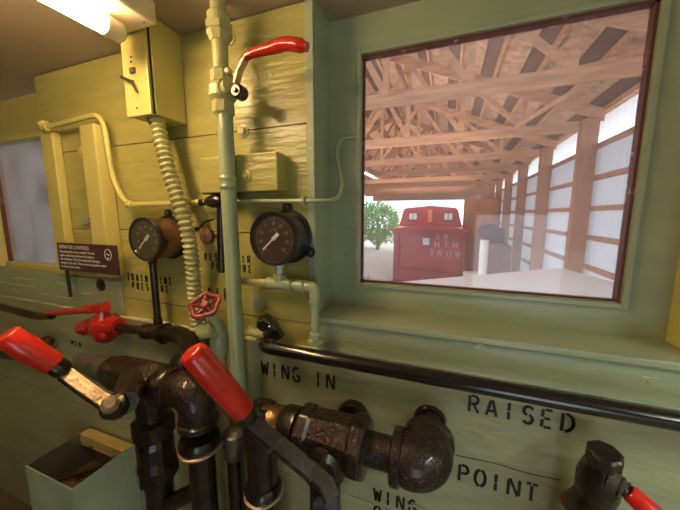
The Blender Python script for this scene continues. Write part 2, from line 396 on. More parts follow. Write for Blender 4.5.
bm = BM(); box(bm, (0.455, 0.001, 1.232), (0.475, 0.125, 2.015)); struct('trim_3', bm, yellowp)  # yellow lamp light on this reveal is put into its colour
bm = BM(); box(bm, (-0.322, -0.020, 1.2155), (0.9, 0.115, 1.2315)); struct('trim_4', bm, mint, bevel=0.003)
bm = BM(); box(bm, (-0.32, -0.010, 1.1345), (1.28, -0.0005, 1.2135)); struct('trim_5', bm, mint, bevel=0.002)
bm = BM(); box(bm, (-0.345, -0.006, 1.232), (-0.323, -0.0003, 2.013)); struct('trim_6', bm, mint, bevel=0.002)
# paint chips on the apron
bm = BM()
for (px, py) in ((478, 346), (647, 379)):
    c = Y(px, py, 0.0105)
    for k in range(7):
        q = c+V((random.uniform(-.010, .010), 0, random.uniform(-.005, .005)))
        bar(bm, q, q+V((random.uniform(.004, .012), 0, random.uniform(-.002, .002))), 0.002, 0.001, up=(0, 1, 0))
link('paint_chips', bm, chip_lit, bpy.data.objects['trim_5'])

# ---- left window
bm = BM()
box(bm, (-1.97, 0.0, 1.265), (-1.93, 0.06, 1.83)); box(bm, (-1.93, 0.02, 1.265), (-1.42, 0.06, 1.285)); box(bm, (-1.93, 0.02, 1.81), (-1.42, 0.06, 1.83)); box(bm, (-1.435, 0.015, 1.285), (-1.42, 0.06, 1.81))
box(bm, (-2.42, 0.09, 1.80), (-1.46, 0.11, 2.05))
w2 = struct('window_2', bm, yellowp, bevel=0.002)
bm = BM(); box(bm, (-1.93, 0.045, 1.285), (-1.435, 0.048, 1.81)); link('pane', bm, glassb, w2)
bm = BM(); box(bm, (-1.928, 0.03, 1.285), (-1.922, 0.044, 1.81)); link('putty_line', bm, redtr, w2)
bm = BM(); box(bm, (-1.425, -0.030, 1.27), (-1.352, -0.0003, 1.80)); struct('trim_7', bm, yellowp, bevel=0.004)
bm = BM(); box(bm, (-1.160, -0.050, 1.285), (-1.085, -0.0003, 1.795)); struct('trim_8', bm, yellowp, bevel=0.005)
bm = BM(); box(bm, (-2.55, -0.012, 1.1345), (-1.10, -0.0003, 1.262)); struct('trim_9', bm, mint, bevel=0.003)
bm = BM()
for k in range(3):
    p = Y(0, 275+k*7, 0.0125); q = Y(110, 291+k*6, 0.0125)
    path = [p.lerp(q, i/14)+V((0, 0, random.uniform(-.004, .004))) for i in range(15)]
    for i in range(14):
        if random.random() < 0.45: sweep(bm, [path[i], path[i+1]], 0.0017, 5)
link('paint_cracks', bm, chip_lit, bpy.data.objects['trim_9'])

# ---- stencilled words
def sten(text, px, py, h, adv, wall, off, x_end=None, th=0.13, wx=1.0):
    bm = BM(); o = Y(px, py, off+0.0004)
    if x_end: adv = (Y(x_end, py, off).x-o.x)/(len(text)-.3)
    words(bm, text, o, h, adv, th=th, wx=wx)
    link('stencil_lettering', bm, stencil, wall)
sten('RAISED', 469, 411, 0.040, 0.0357, wall_lo, LO, wx=0.85)
sten('WING IN', 262, 374, 0.042, 0.0352, wall_lo, LO, wx=0.8)
sten('POINT', 459, 480, 0.042, 0.0345, wall_lo, LO, wx=0.85)
sten('WING', 374, 500, 0.038, 0.031, wall_lo, LO, wx=0.75)
sten('OUT', 374, 518, 0.040, 0.035, wall_lo, LO, wx=0.75)
sten('O', 505, 528, 0.042, 0.035, wall_lo, LO)
sten('RESERVOIR', 205, 260, 0.021, 0.02, wall_up, UP, x_end=252, wx=0.7, th=0.16)
sten('PRESSURE', 212, 269.5, 0.021, 0.02, wall_up, UP, x_end=253, wx=0.7, th=0.16)
sten('AIR', 208, 298, 0.036, 0.034, wall_up, UP, wx=0.7)
sten('TRAIN LINE', 128, 280, 0.024, 0.024, wall_up, UP, x_end=173, wx=0.6, th=0.17)
sten('PRESSURE', 133, 288.5, 0.023, 0.0235, wall_up, UP, x_end=170, wx=0.6, th=0.17)
bm = BM(); words(bm, 'MAX', Y(258, 81, .0005), .018, .020, th=.12); link('raised_lettering', bm, yellowp, wall_up)
sten('MEN', 72, 345, 0.022, 0.024, wall_lo, LO, wx=0.8)

# ---- bolts and washers on the boards
def bolt(px, py, r, label, m, washer=True, off=0.0, name='wall_bolt', h=0.010):
    c = Y(px, py, off); t = thing(name, label, 'bolt', c)
    bm = BM()
    if washer: lathe(bm, c, c-V((0, 0.003, 0)), [(0, r*1.6), (0.8, r*1.6), (1, r*1.5)], 24)
    link('washer', bm, m, t, smooth=True)
    bm = BM(); lathe(bm, c-V((0, 0.003, 0)), c-V((0, h, 0)), [(0, r), (0.7, r*0.97), (1, r*0.75)], 8); link('bolt_head', bm, m, t)
    return t
bolt(83, 152, 0.013, 'round washer and bolt head on the panel beside the left window', yellowp)
bolt(243, 131, 0.012, 'painted round bolt head on upper boards right of the vertical pipe', ypipe)
bolt(101, 285, 0.015, 'dark rusty bolt head on the ledge board below the maroon sign', gblack, off=0.012)
bolt(257, 303, 0.017, 'flat grey round plug in the boards above the black bar clamp', lower, h=0.005)
bolt(231, 39, 0.009, 'small painted bolt head at the top of the wall beside the pipe coupling', ypipe)
# keeper on the panel beside left window
t = thing('latch_keeper', 'small dark metal keeper on the panel beside the left window', 'latch', Y(90, 222))
bm = BM(); a = Y(84, 221, 0.008); b = Y(97, 221, 0.012); c = Y(99, 225, 0.004)
sweep(bm, fillet([a, b, c], 0.006), 0.004, 8); box(bm, a+V((-.012, -.002, -.012)), a+V((.03, .0075, .010))); link('hook', bm, gpipe, t, smooth=True)

# ================================================================== upper wall fittings
# ---- fluorescent lamp on the ceiling, running away from the wall
t = thing('fluorescent_lamp', 'cream ceiling strip lamp with a glowing warm tube at top left', 'lamp', (-0.765, -0.45, 2.0149))
bm = BM(); box(bm, (-0.838, -0.80, 1.962), (-0.690, -0.118, 2.0145)); link('housing', bm, cream, t, bevel=0.006)
bm = BM(); sweep(bm, [(-0.762, -0.79, 1.935), (-0.762, -0.20, 1.935)], 0.021, 20); link('lamp_tube', bm, tube_e, t, smooth=True)
bm = BM()
lathe(bm, (-0.762, -0.20, 1.935), (-0.762, -0.155, 1.935), [(0, 0.022), (0.2, 0.024), (0.8, 0.024), (1, 0.015)], 20)
lathe(bm, (-0.762, -0.79, 1.935), (-0.762, -0.80, 1.935), [(0, 0.022), (1, 0.022)], 20)
link('tube_cap', bm, cream, t, smooth=True)
bm = BM()
for x_, y_ in ((-0.82, -0.14), (-0.71, -0.14), (-0.80, -0.19), (-0.815, -0.16)): lathe(bm, (x_, y_, 1.962), (x_, y_, 1.959), [(0, 0.0035), (1, 0.0025)], 8)
link('screw', bm, steel, t)

# ---- electrical box
bx0, bx1, bz0, bz1, bd = -0.838, -0.744, 1.768, 2.013, 0.110
t = thing('electrical_box', 'tall yellow metal electrical box under the lamp end', 'electrical box', (-0.79, 0, bz0))
bm = BM(); box(bm, (bx0, -bd+0.012, bz0), (bx1, -0.0005, bz1)); link('body', bm, yellowp, t, bevel=0.002)
bm = BM(); box(bm, (bx0-0.003, -bd, bz0-0.003), (bx1-0.004, -bd+0.0115, bz1-0.001)); link('cover', bm, yellowp, t, bevel=0.003)
bm = BM(); box(bm, (bx1-0.0035, -bd+0.007, bz0), (bx1-0.001, -bd+0.0115, bz1-0.002)); link('gasket', bm, dark, t)
bm = BM(); a = Y(121, 77, bd+0.004); b = Y(133, 82, bd+0.008); c = Y(137, 92, bd+0.006)
bar(bm, a, b, 0.008, 0.005, up=(0, 1, 0)); bar(bm, b-V((.002, 0, 0)), c, 0.005, 0.005, up=(0, 1, 0)); box(bm, Y(131, 69, bd)+V((0, -.006, 0)), Y(136, 73, bd)+V((0, 0, 0)))
link('latch', bm, steel, t, label='dark steel latch')
bm = BM()
for px, py in ((131, 57), (131, 62), (137, 108)):
    c = Y(px, py, bd); lathe(bm, c, c-V((0, .002, 0)), [(0, .003), (1, .002)], 8)
link('screw', bm, steel, t)

# ---- corrugated flexible conduit
path = spline([Y(156, 113, .070), Y(160, 135, .072), Y(169, 172, .080), Y(182, 212, .080), Y(190, 245, .070), Y(194, 285, .050), Y(197, 330, .042), Y(201, 372, .040), Y(203, 430, .040)], 40)
# resample evenly
def resample(pts, step):
    out = [pts[0]]; acc = 0
    for a, b in zip(pts[:-1], pts[1:]):
        l = (b-a).length
        while acc+l >= step:
            t_ = (step-acc)/l; a = a.lerp(b, t_); out.append(a); l = (b-a).length; acc = 0
        acc += l
    return out
pp = resample(path, 0.0033)
rr = [(0.0170, 0.0205, 0.0205, 0.0170, 0.0140)[i % 5] for i in range(len(pp))]
t = thing('flexible_conduit', 'cream corrugated flexible conduit hanging from the electrical box', 'conduit', path[0])
bm = BM(); sweep(bm, pp, rr, 20); link('corrugated_hose', bm, ypipe, t, smooth=False)
bm = BM(); a = Y(153.5, 104, .066); b = Y(157, 120, .071); lathe(bm, V((a.x, a.y, bz0-0.004)), b, [(0, .019), (.3, .019), (.35, .024), (.75, .024), (.8, .021), (1, .021)], 8); link('connector', bm, steel, t)

# ---- thin painted tube running along the wall
t = thing('copper_tubing', 'thin cream painted tube bending along the wall from left window to right window', 'tubing', Y(130, 205, 0.02))
pts = [Y(46, 127, .045), Y(60, 124, .045), Y(102, 113, .040), Y(113, 180, .035), Y(126, 205, .03), Y(190, 203, .03), Y(216, 201, .03)]
bm = BM(); sweep(bm, fillet(pts, 0.055, 8), 0.0085, 12); link('left_run', bm, yellowp, t, smooth=True)
pts = [Y(214, 201, .03), Y(300, 201, .03), Y(318, 201, .028), Y(338, 200, -.01), Y(343, 185, -.06), Y(336, 152, -.08), Y(340, 138, -.09), Y(356, 137, -.099)]
bm = BM(); sweep(bm, fillet(pts, 0.022, 8), 0.0058, 12); link('right_run', bm, gpipe, t, smooth=True)
def fitting(px, py, off, dpx, dpy, r, m, nm='compression_nut'):
    bm = BM(); a = Y(px, py, off); b = Y(dpx, dpy, off); nut(bm, a, a.lerp(b, .45), r); lathe(bm, a.lerp(b, .45), b, [(0, r*.7), (1, r*.6)], 10); return link(nm, bm, m, t)
fitting(128, 205, .03, 137, 205, .014, yellowp); fitting(43, 124, .047, 48, 128, .018, yellowp); fitting(306, 201, .03, 299, 201, .013, gpipe)
bm = BM(); a = Y(46, 127, .045); sweep(bm, fillet([a, Y(46, 131, .03), Y(48, 137, .0)], .01), .010, 10); link('end_fitting', bm, yellowp, t, smooth=True)

# ---- small dark needle valve behind the vertical pipe
c = Y(214, 201, .035); t = thing('needle_valve', 'small dark valve on the thin tube just left of the vertical pipe', 'valve', c)
bm = BM(); nut(bm, Y(200, 203, .035), Y(206, 202, .035), .011); lathe(bm, Y(206, 202, .035), Y(222, 201, .035), [(0, .010), (.4, .019), (.8, .019), (1, .014)], 14)
sweep(bm, [Y(221, 205, .03), Y(221, 218, .03), Y(222, 272, .03)], .012, 12); link('body', bm, iron, t, smooth=True)
bm = BM(); a = Y(209, 236, .045); lathe(bm, a, a-V((0, .016, 0)), [(0, .021), (.1, .023), (.8, .023), (1, .019)], 20); lathe(bm, a-V((0, .016, 0)), a-V((0, .019, 0)), [(0, .007), (1, .006)], 12)
sweep(bm, [a, Y(222, 236, .03)], .006, 8); link('round_cap', bm, rust, t, smooth=True)
bm = BM(); sweep(bm, fillet([Y(196, 231, .04), Y(203, 224, .05), Y(204, 222, .05), Y(214, 219, .04)], .01), .003, 8); a = Y(197, 229, .04); ballr(bm, a, .007); link('lever', bm, iron, t, smooth=True)
bm = BM(); bar(bm, Y(203, 193.5, .03), Y(222, 194, .03), .004, .004); link('bracket', bm, dark, t)

# ---- tall vertical pipe with ball valve near the top
VX, VY = -0.536, -0.077
def vz(py): return Y(230, py, .077).z
c = V((VX, VY, 2.014)); t = thing('vertical_pipe', 'tall pale painted iron pipe rising to the ceiling past both gauges', 'pipe', V((VX, VY, 0)))
bm = BM(); sweep(bm, [(VX, VY, vz(112)), (VX, VY, 0.001)], 0.0198, 28); link('lower_pipe', bm, gpipe, t, smooth=True)
bm = BM(); sweep(bm, [(VX-.004, VY, 2.0145), (VX-.004, VY, vz(82))], 0.0185, 28); link('upper_pipe', bm, ypipe, t, smooth=True)
bm = BM(); x_ = VX-.004
lathe(bm, (x_, VY, vz(10)), (x_, VY, vz(24)), [(0, .022), (.15, .026), (.85, .026), (1, .022)], 20)
nut(bm, (x_, VY, vz(22)), (x_, VY, vz(31)), .034, .3); lathe(bm, (x_, VY, vz(31)), (x_, VY, vz(40)), [(0, .030), (1, .022)], 8)
link('union', bm, ypipe, t)
bm = BM(); lathe(bm, (VX, VY, vz(176)), (VX, VY, vz(190)), [(0, .021), (.2, .0245), (.35, .0215), (.65, .0215), (.8, .0245), (1, .021)], 24); link('coupling', bm, gpipe, t, smooth=True)
vb = BM(); x_ = VX-.003
lathe(vb, (x_, VY, vz(68)), (x_, VY, vz(82)), [(0, .021), (.2, .027), (1, .027)], 8); lathe(vb, (x_, VY, vz(80)), (x_, VY, vz(104)), [(0, .020), (.3, .033), (.7, .033), (1, .020)], 24)
lathe(vb, (x_, VY, vz(100)), (x_, VY, vz(116)), [(0, .026), (.8, .027), (1, .020)], 8)
lathe(vb, (x_, VY, vz(90)), (x_+.040, VY-.022, vz(90)), [(0, .024), (.6, .022), (.62, .016), (1, .016)], 16)
body = link('valve_body', vb, ypipe, t)
bm = BM()
for px, py in ((217, 73), (228, 71), (217, 99)):
    a = Y(px, py, .062+.028); lathe(bm, a+V((0, .008, 0)), a-V((0, .006, 0)), [(0, .008), (.8, .008), (1, .006)], 6)
for px, py in ((228, 71), (217, 73), (217, 99)):
    pass
link('bolt', bm, ypipe, body)
bm = BM(); a = Y(237, 91, .10); lathe(bm, a+V((0, .02, 0)), a-V((0, .006, 0)), [(0, .017), (.8, .017), (1, .012)], 20); lathe(bm, a-V((0, .006, 0)), a-V((0, .012, 0)), [(0, .006), (1, .005)], 8); link('stem_cap', bm, iron, body, smooth=True)
bm = BM()
pl = [Y(236, 84, .105), Y(240, 70, .105), Y(247, 57, .105), Y(262, 50, .105), Y(303, 46, .105)]
for a, b in zip(pl[:-1], pl[1:]): bar(bm, a, b, .018, .005, up=(0, 0, 1) if abs((b-a).normalized().z) < .8 else (1, 0, 0))
lv = link('lever', bm, steelw, t)
bm = BM(); sweep(bm, spline([Y(239, 62, .105), Y(247, 55, .105), Y(262, 49, .105), Y(285, 43, .106), Y(304, 45, .108)], 6), [.0055]+[.010]*8+[.012]*6+[.0135]*7+[.0135, .012, .007], 16, squash=.55)if False else None
gp = spline([Y(240, 63, .105), Y(250, 54.5, .105), Y(270, 48.5, .105), Y(287, 44, .106), Y(307, 47, .108)], 6)
n_ = len(gp); sweep(bm, gp, [.006+.008*min(1, i/(n_*.6)) if i < n_-2 else .010 for i in range(n_)], 16)
link('grip', bm, redp, lv, smooth=True, label='red vinyl sleeve')

# ---- wooden block on the wall
t = thing('wooden_block', 'painted wooden block screwed to the wall behind the vertical pipe', 'block', (-0.53, -0.0005, 1.561))
bm = BM(); box(bm, (-0.655, -0.051, 1.561), (-0.405, -0.0005, 1.657)); link('block', bm, yellow, t, bevel=0.003)
bm = BM(); a = Y(247, 176, .051); lathe(bm, a, a-V((0, .004, 0)), [(0, .017), (.5, .016), (1, .012)], 24); lathe(bm, a-V((0, .004, 0)), a-V((0, .008, 0)), [(0, .007), (1, .006)], 6); link('bolt_head', bm, yellow, t, smooth=True)

# ---- round pressure gauges
def gauge(px, py, off, r, label, sc_ang, dialmat, casemat):
    c = Y(px, py, off); t = thing('pressure_gauge', label, 'gauge', V((c.x, 0, c.z)), None)
    ax = V((0, -1, 0))
    bm = BM(); lathe(bm, V((c.x, -0.008, c.z)), c, [(0, r*.93), (.85, r*.93), (1, r*.93)], 48); link('case', bm, casemat, t, smooth=True)
    bm = BM()                                    # bezel ring
    prof = [(r*.93, -.002), (r*1.0, 0), (r*1.0, .010), (r*.96, .014), (r*.88, .013), (r*.86, .006)]
    rings = []
    for rad, d in prof:
        rings.append([bm.verts.new(c+V((rad*math.cos(2*PI*k/48), -d, rad*math.sin(2*PI*k/48)))) for k in range(48)])
    for i in range(len(rings)-1):
        for k in range(48): bm.faces.new((rings[i][k], rings[i][(k+1) % 48], rings[i+1][(k+1) % 48], rings[i+1][k]))
    link('bezel', bm, gblack, t, smooth=True)
    bm = BM(); lathe(bm, c-V((0, .001, 0)), c-V((0, .004, 0)), [(0, r*.9), (1, r*.9)], 48); dl = link('dial', bm, dialmat, t)
    bm = BM()
    for i in range(41):
        a = R(225-i*270/40); l = .10 if i % 5 == 0 else .05
        p = c+V((math.cos(a)*r*.78, -.0045, math.sin(a)*r*.78)); q = c+V((math.cos(a)*r*(.78-l), -.0045, math.sin(a)*r*(.78-l)))
        bar(bm, p, q, .0016 if i % 5 == 0 else .0008, .0006, up=(0, 1, 0))
    for i in range(9):                            # numerals as small figure strokes
        a = R(225-i*270/8); p = c+V((math.cos(a)*r*.56-.004, -.0047, math.sin(a)*r*.56-.004))
        words(bm, 'O', p+V((.004, 0, 0)), .008, .006, th=.16, wx=.7); bar(bm, p, p+V((0, 0, .008)), .0012, .0006, up=(0, 1, 0))
    words(bm, 'AIR', c+V((-.011, -.0047, .018)), .006, .008, th=.16)
    link('scale_marking', bm, dialw, dl)
    bm = BM(); d = V((math.cos(sc_ang), 0, math.sin(sc_ang))); o = c-V((0, .008, 0))
    bar(bm, o-d*r*.28, o+d*r*.05, .009, .001, up=(0, 1, 0)); bar(bm, o, o+d*r*.62, .0035, .001, up=(0, 1, 0)); lathe(bm, o+V((0, .004, 0)), o-V((0, .002, 0)), [(0, .005), (1, .004)], 12)
    link('needle', bm, white, t)
    bm = BM(); lathe(bm, c-V((0, .0105, 0)), c-V((0, .012, 0)), [(0, r*.87), (1, r*.87)], 48); link('glass', bm, gglass, t)
    bm = BM()                                    # three-eared back flange
    lathe(bm, V((c.x, -.0005, c.z)), V((c.x, -.008, c.z)), [(0, r*1.06), (1, r*1.06)], 40)
    for a in (90, 210, 330):
        e = V((c.x+math.cos(R(a))*r*1.14, 0, c.z+math.sin(R(a))*r*1.14)); lathe(bm, e-V((0, .0005, 0)), e-V((0, .009, 0)), [(0, .014), (1, .014)], 16)
    fl = link('back_flange', bm, gblack, t, bevel=.001)
    for a in (90, 210, 330):
        bm = BM(); e = V((c.x+math.cos(R(a))*r*1.16, 0, c.z+math.sin(R(a))*r*1.16)); lathe(bm, e-V((0, .009, 0)), e-V((0, .014, 0)), [(0, .007), (.6, .0065), (1, .004)], 12); link('screw', bm, steel, fl)
    return t, c
g1, c1 = gauge(148, 239, .080, .067, 'round black pressure gauge above the words TRAIN LINE, left of the conduit', R(222), dialm, gcop)
g2, c2 = gauge(275, 238.5, .070, .069, 'round black pressure gauge with brown dial, right of the vertical pipe', R(222), dialb, gblack)

# stem below the left gauge
t = thing('gauge_stem_pipe', 'thin black pipe dropping from the left gauge to the dark air pipe', 'pipe', V((c1.x+.012, -.055, 1.15)))
bm = BM(); x_ = Y(156, 300, .055).x; zt = c1.z-.066; zb = Y(158, 324, .055).z
lathe(bm, (x_, -.055, zt+.012), (x_, -.055, zt-.016), [(0, .014), (.9, .014), (1, .010)], 6); sweep(bm, [(x_, -.055, zt-.012), (x_, -.055, zb)], .0105, 14); lathe(bm, (x_, -.055, zb+.02), (x_, -.055, zb), [(0, .014), (1, .015)], 6); link('stem', bm, iron, t, smooth=True)

# plumbing below the right gauge
t = thing('gauge_pipe_run', 'grey green small pipe run with tee and elbow feeding the right gauge', 'pipe', Y(313, 345, .04))
o_ = .045
def yy(px, py): return Y(px, py, o_)
zc = yy(280, 284).z; X_ = lambda px, py=284: yy(px, py).x
bm = BM(); sweep(bm, [(-.53, -o_, zc), (X_(274), -o_, zc)], .0098, 16); link('feed_pipe', bm, ypipe, t, smooth=True)
bm = BM(); lathe(bm, (X_(267), -o_, zc), (X_(292), -o_, zc), [(0, .015), (.05, .0165), (.22, .0165), (.27, .0145), (.73, .0145), (.78, .0165), (.95, .0165), (1, .015)], 20)
lathe(bm, (X_(280), -o_, zc), (X_(280), -o_, zc+.026), [(0, .014), (.6, .014), (.65, .0165), (1, .0165)], 20); link('tee', bm, gpipe, t, smooth=True)
bm = BM(); nut(bm, (X_(280), -o_, zc+.026), (X_(280), -o_, c2.z-.062), .013); link('gauge_nut', bm, gpipe, t)
bm = BM(); lathe(bm, (X_(292), -o_, zc), (X_(304), -o_, zc), [(0, .010), (.3, .010), (.32, .016), (.9, .016), (1, .011)], 16); link('bushing', bm, gpipe, t, smooth=True)
xe = X_(315, 295)
bm = BM(); elbow(bm, (X_(303), -o_, zc), (xe, -o_, zc), (xe, -o_, zc-.040), .0135, .0168); link('elbow', bm, gpipe, t, smooth=True)
bm = BM(); sweep(bm, [(xe, -o_, zc-.038), (xe, -o_, zc-.135)], .0108, 16); link('drop_pipe', bm, gpipe, t, smooth=True)
bm = BM(); lathe(bm, (xe, -o_, zc-.118), (xe, -o_, zc-.150), [(0, .012), (.1, .018), (.35, .018), (.4, .015), (.6, .015), (.65, .021), (.95, .021), (1, .017)], 8); link('union', bm, gpipe, t)

# ---- red handwheel valve
c = P(205, 305, .78); ax = ((CAM-c).normalized()*.8 + V((-.38, 0, .5))).normalized()
t = thing('handwheel_valve', 'small valve with a worn red spoked handwheel beside the conduit', 'valve', P(218, 330, .80))
u = ax.cross(V((0, 0, 1))).normalized(); v = ax.cross(u)
bm = BM(); RW = .036
pts = [c+(u*math.cos(2*PI*k/40)+v*math.sin(2*PI*k/40))*RW*(1+.09*math.cos(2*PI*k/40*5)) for k in range(41)]
sweep(bm, pts, .0068, 10, cap=False)
for k in range(5):
    a = 2*PI*k/5; d = u*math.cos(a)+v*math.sin(a); sweep(bm, [c-ax*.004, c+d*RW*.5-ax*.003, c+d*RW], [.006, .0045, .005], 8)
lathe(bm, c-ax*.009, c+ax*.007, [(0, .012), (.8, .011), (1, .008)], 14)
link('handwheel', bm, redw, t, smooth=True)
vbp = P(219, 332, .84)
bm = BM(); sweep(bm, [c-ax*.008, P(213, 318, .80)], .005, 8); link('stem', bm, steel, t)
bm = BM(); a = P(210, 314, .80); lathe(bm, a, vbp, [(0, .010), (.15, .017), (.5, .019), (.6, .024), (1, .024)], 14); lathe(bm, vbp, V((vbp.x, vbp.y, vbp.z-.07)), [(0, .020), (.2, .026), (.8, .024), (1, .020)], 14); link('body', bm, gpipe, t, smooth=True)
bm = BM(); a = P(204, 330, .785); ballr(bm, a, .0235, 1, .8, 1.05); lathe(bm, a, vbp, [(0, .018), (1, .018)], 16); link('end_cap', bm, ypipe, t, smooth=True)
bm = BM(); sweep(bm, [V((vbp.x, vbp.y, vbp.z-.06)), V((vbp.x, vbp.y, 0.001))], .017, 16); link('riser', bm, ypipe, t, smooth=True)

# ---- long black bar and its clamp
BO = .078
a = Y(262, 350, BO); b = Y(700, 423, BO); zb = (a.z+b.z)/2
t = thing('long_black_bar', 'long glossy black bar running across the wall under the window', 'bar', V((a.x, -BO, a.z)))
bm = BM(); sweep(bm, fillet([(a.x-.004, -BO+.055, a.z+.020), (a.x, -BO, Y(300, 353.5, BO).z), (1.29, -BO, Y(600, 406.3, BO).z)], .035, 8), .0168, 24); link('rod', bm, blackp, t, smooth=True)
bm = BM(); p = Y(266, 326, .055); nut(bm, p+V((-.012, .02, .012)), p+V((.0, -.012, .004)), .022, .3); q = Y(276, 336, .06)
bar(bm, Y(262, 346, .06), Y(281, 332, .06), .026, .018, up=(0, 1, 0)); nut(bm, p+V((.01, .02, 0)), p+V((.026, -.010, -.008)), .018); link('clamp', bm, blackp, t, bevel=.002)
bm = BM(); p = Y(262, 333, .055); sweep(bm, [(VX+.015, -.055, p.z), (p.x+.01, -.055, p.z)], .013, 16); link('support_stub', bm, ypipe, t, smooth=True)

# ---- maroon interpretive sign on its thin stand
SO = .060
tl, tr_, br, bl = Y(57, 242.5, SO), Y(115.5, 245.5, SO), Y(118.5, 273.5, SO), Y(59.5, 271.5, SO)
zt = (tl.z+tr_.z)/2; zb_ = (bl.z+br.z)/2; xl = (tl.x+bl.x)/2; xr = (tr_.x+br.x)/2
t = thing('information_sign', 'small maroon sign headed OPERATOR CONTROLS standing on the ledge', 'sign', V((xl+.04, -SO, 1.14)))
bm = BM(); box(bm, (xl, -SO, zb_), (xr, -SO+.006, zt)); panel = link('panel', bm, signm, t, bevel=.001)
def text(body, loc, size, m, parent, nm='lettering', xs=1.0, rot=(PI/2, 0, 0), ext=.0002):
    cu = bpy.data.curves.new(nm, 'FONT'); cu.body = body; cu.size = size; cu.extrude = ext; cu.space_line = .95
    o = bpy.data.objects.new(nm, cu); COL.objects.link(o); me = bpy.data.meshes.new_from_object(o)
    bpy.data.objects.remove(o)
    bm = BM(); bm.from_mesh(me); bmesh.ops.transform(bm, matrix=Matrix.Translation(loc) @ Matrix.Rotation(rot[2], 4, 'Z') @ Matrix.Rotation(rot[0], 4, 'X') @ Matrix.Diagonal((xs, 1, 1, 1)), verts=bm.verts)
    return link(nm, bm, m, parent)
sw = xr-xl; sh = zt-zb_
text('OPERATOR CONTROLS', V((xl+sw*.04, -SO-.0004, zt-sh*.20)), sh*.17, white, panel, xs=sw*.52/(sh*.17*10.6))
for i, (ln, wf) in enumerate((('This position had extreme controls. The man', .70), ('inside could raise and lower the wing or', .72), ('the end plow. The horizontal and swinging', .80), ('wings to the side. There were no power steer', .90), ('to move snow away.', .36))):
    text(ln, V((xl+sw*.04, -SO-.0004, zt-sh*(.35+.135*i))), sh*.125, dialw if False else white, panel, xs=sw*wf/(sh*.125*len(ln)*.49))
bm = BM(); cc = V((xl+sw*.87, -SO-.0006, zt-sh*.32)); rr_ = sh*.16
pts = [cc+V((math.cos(2*PI*k/24)*rr_, 0, math.sin(2*PI*k/24)*rr_*1.15)) for k in range(25)]
sweep(bm, pts, .0011, 6, cap=False); bar(bm, cc+V((-rr_*.5, 0, .002)), cc+V((rr_*.5, 0, -.002)), .0035, .0006, up=(0, 1, 0)); bar(bm, cc+V((0, 0, -rr_*.6)), cc+V((0, 0, -rr_*.95)), .004, .0006, up=(0, 1, 0))
link('emblem', bm, white, panel)
bm = BM(); p = Y(67, 271, SO-.008); q = Y(71, 297, SO-.008); sweep(bm, [p+V((0, 0, .03)), p, q], .006, 8); link('stand', bm, iron, t)

# ---- red ball valve with long lever, upper left, and its dark air pipe
o_ = .060
A = Y(112, 326, o_); zc = A.z
t = thing('red_ball_valve', 'red painted ball valve with long lever at the left end of the dark air pipe', 'valve', Y(103, 328, o_))
def L_(px, py=330, o=o_): return Y(px, py, o)
bm = BM(); lathe(bm, L_(96, 325), L_(119, 327), [(0, .026), (.1, .040), (.35, .046), (.6, .046), (.75, .034), (1, .028)], 20); ballr(bm, Y(106, 333, .07), .036); link('valve_body', bm, redp, t, smooth=True)
bm = BM(); nut(bm, L_(83, 328), L_(91, 326), .030, .2); lathe(bm, L_(89, 326), L_(97, 326), [(0, .022), (1, .022)], 16); lathe(bm, L_(80, 329), L_(84, 328), [(0, .018), (1, .022)], 16); link('end_nut', bm, redp, t)
bm = BM(); bar(bm, Y(88, 309, .075), Y(106, 307, .075), .030, .030, up=(0, 0, 1)); lathe(bm, Y(103, 322, .072), Y(103, 308, .072), [(0, .026), (.7, .018), (1, .014)], 12); link('stem_housing', bm, redp, t, bevel=.003)
bm = BM(); sweep(bm, [Y(93, 309, .08), Y(70, 311.5, .085), Y(47, 313.5, .09)], [.014, .012, .010], 12); lever = link('lever', bm, redp, t, smooth=True)
bm = BM(); sweep(bm, spline([Y(52, 315.5, .085), Y(38, 316, .09), Y(20, 312, .10), Y(-14, 303, .11)], 5), .0150, 12); link('lever_rod', bm, blackp, lever, smooth=True, label='glossy black end of the lever')

t = thing('dark_air_pipe', 'short dark iron pipe run from the red valve to a large elbow', 'pipe', L_(150, 333))
bm = BM(); sweep(bm, [L_(117, 327), L_(150, 331.5)], .0155, 16); link('nipple', bm, iron, t, smooth=True)
bm = BM(); a = L_(143, 331); b = L_(166, 333.5); lathe(bm, a, b, [(0, .021), (.1, .026), (.3, .026), (.35, .022), (.65, .022), (.7, .027), (.95, .027), (1, .022)], 18); link('coupling', bm, cast, t, smooth=True)
bm = BM(); elbow(bm, L_(164, 333.5), Y(188, 336, .062), Y(193, 358, .12), .026, .033); link('elbow', bm, iron, t, smooth=True)
bm = BM(); sweep(bm, [Y(192, 354, .115), Y(196, 374, .15)], .022, 16); link('lower_nipple', bm, iron, t, smooth=True)

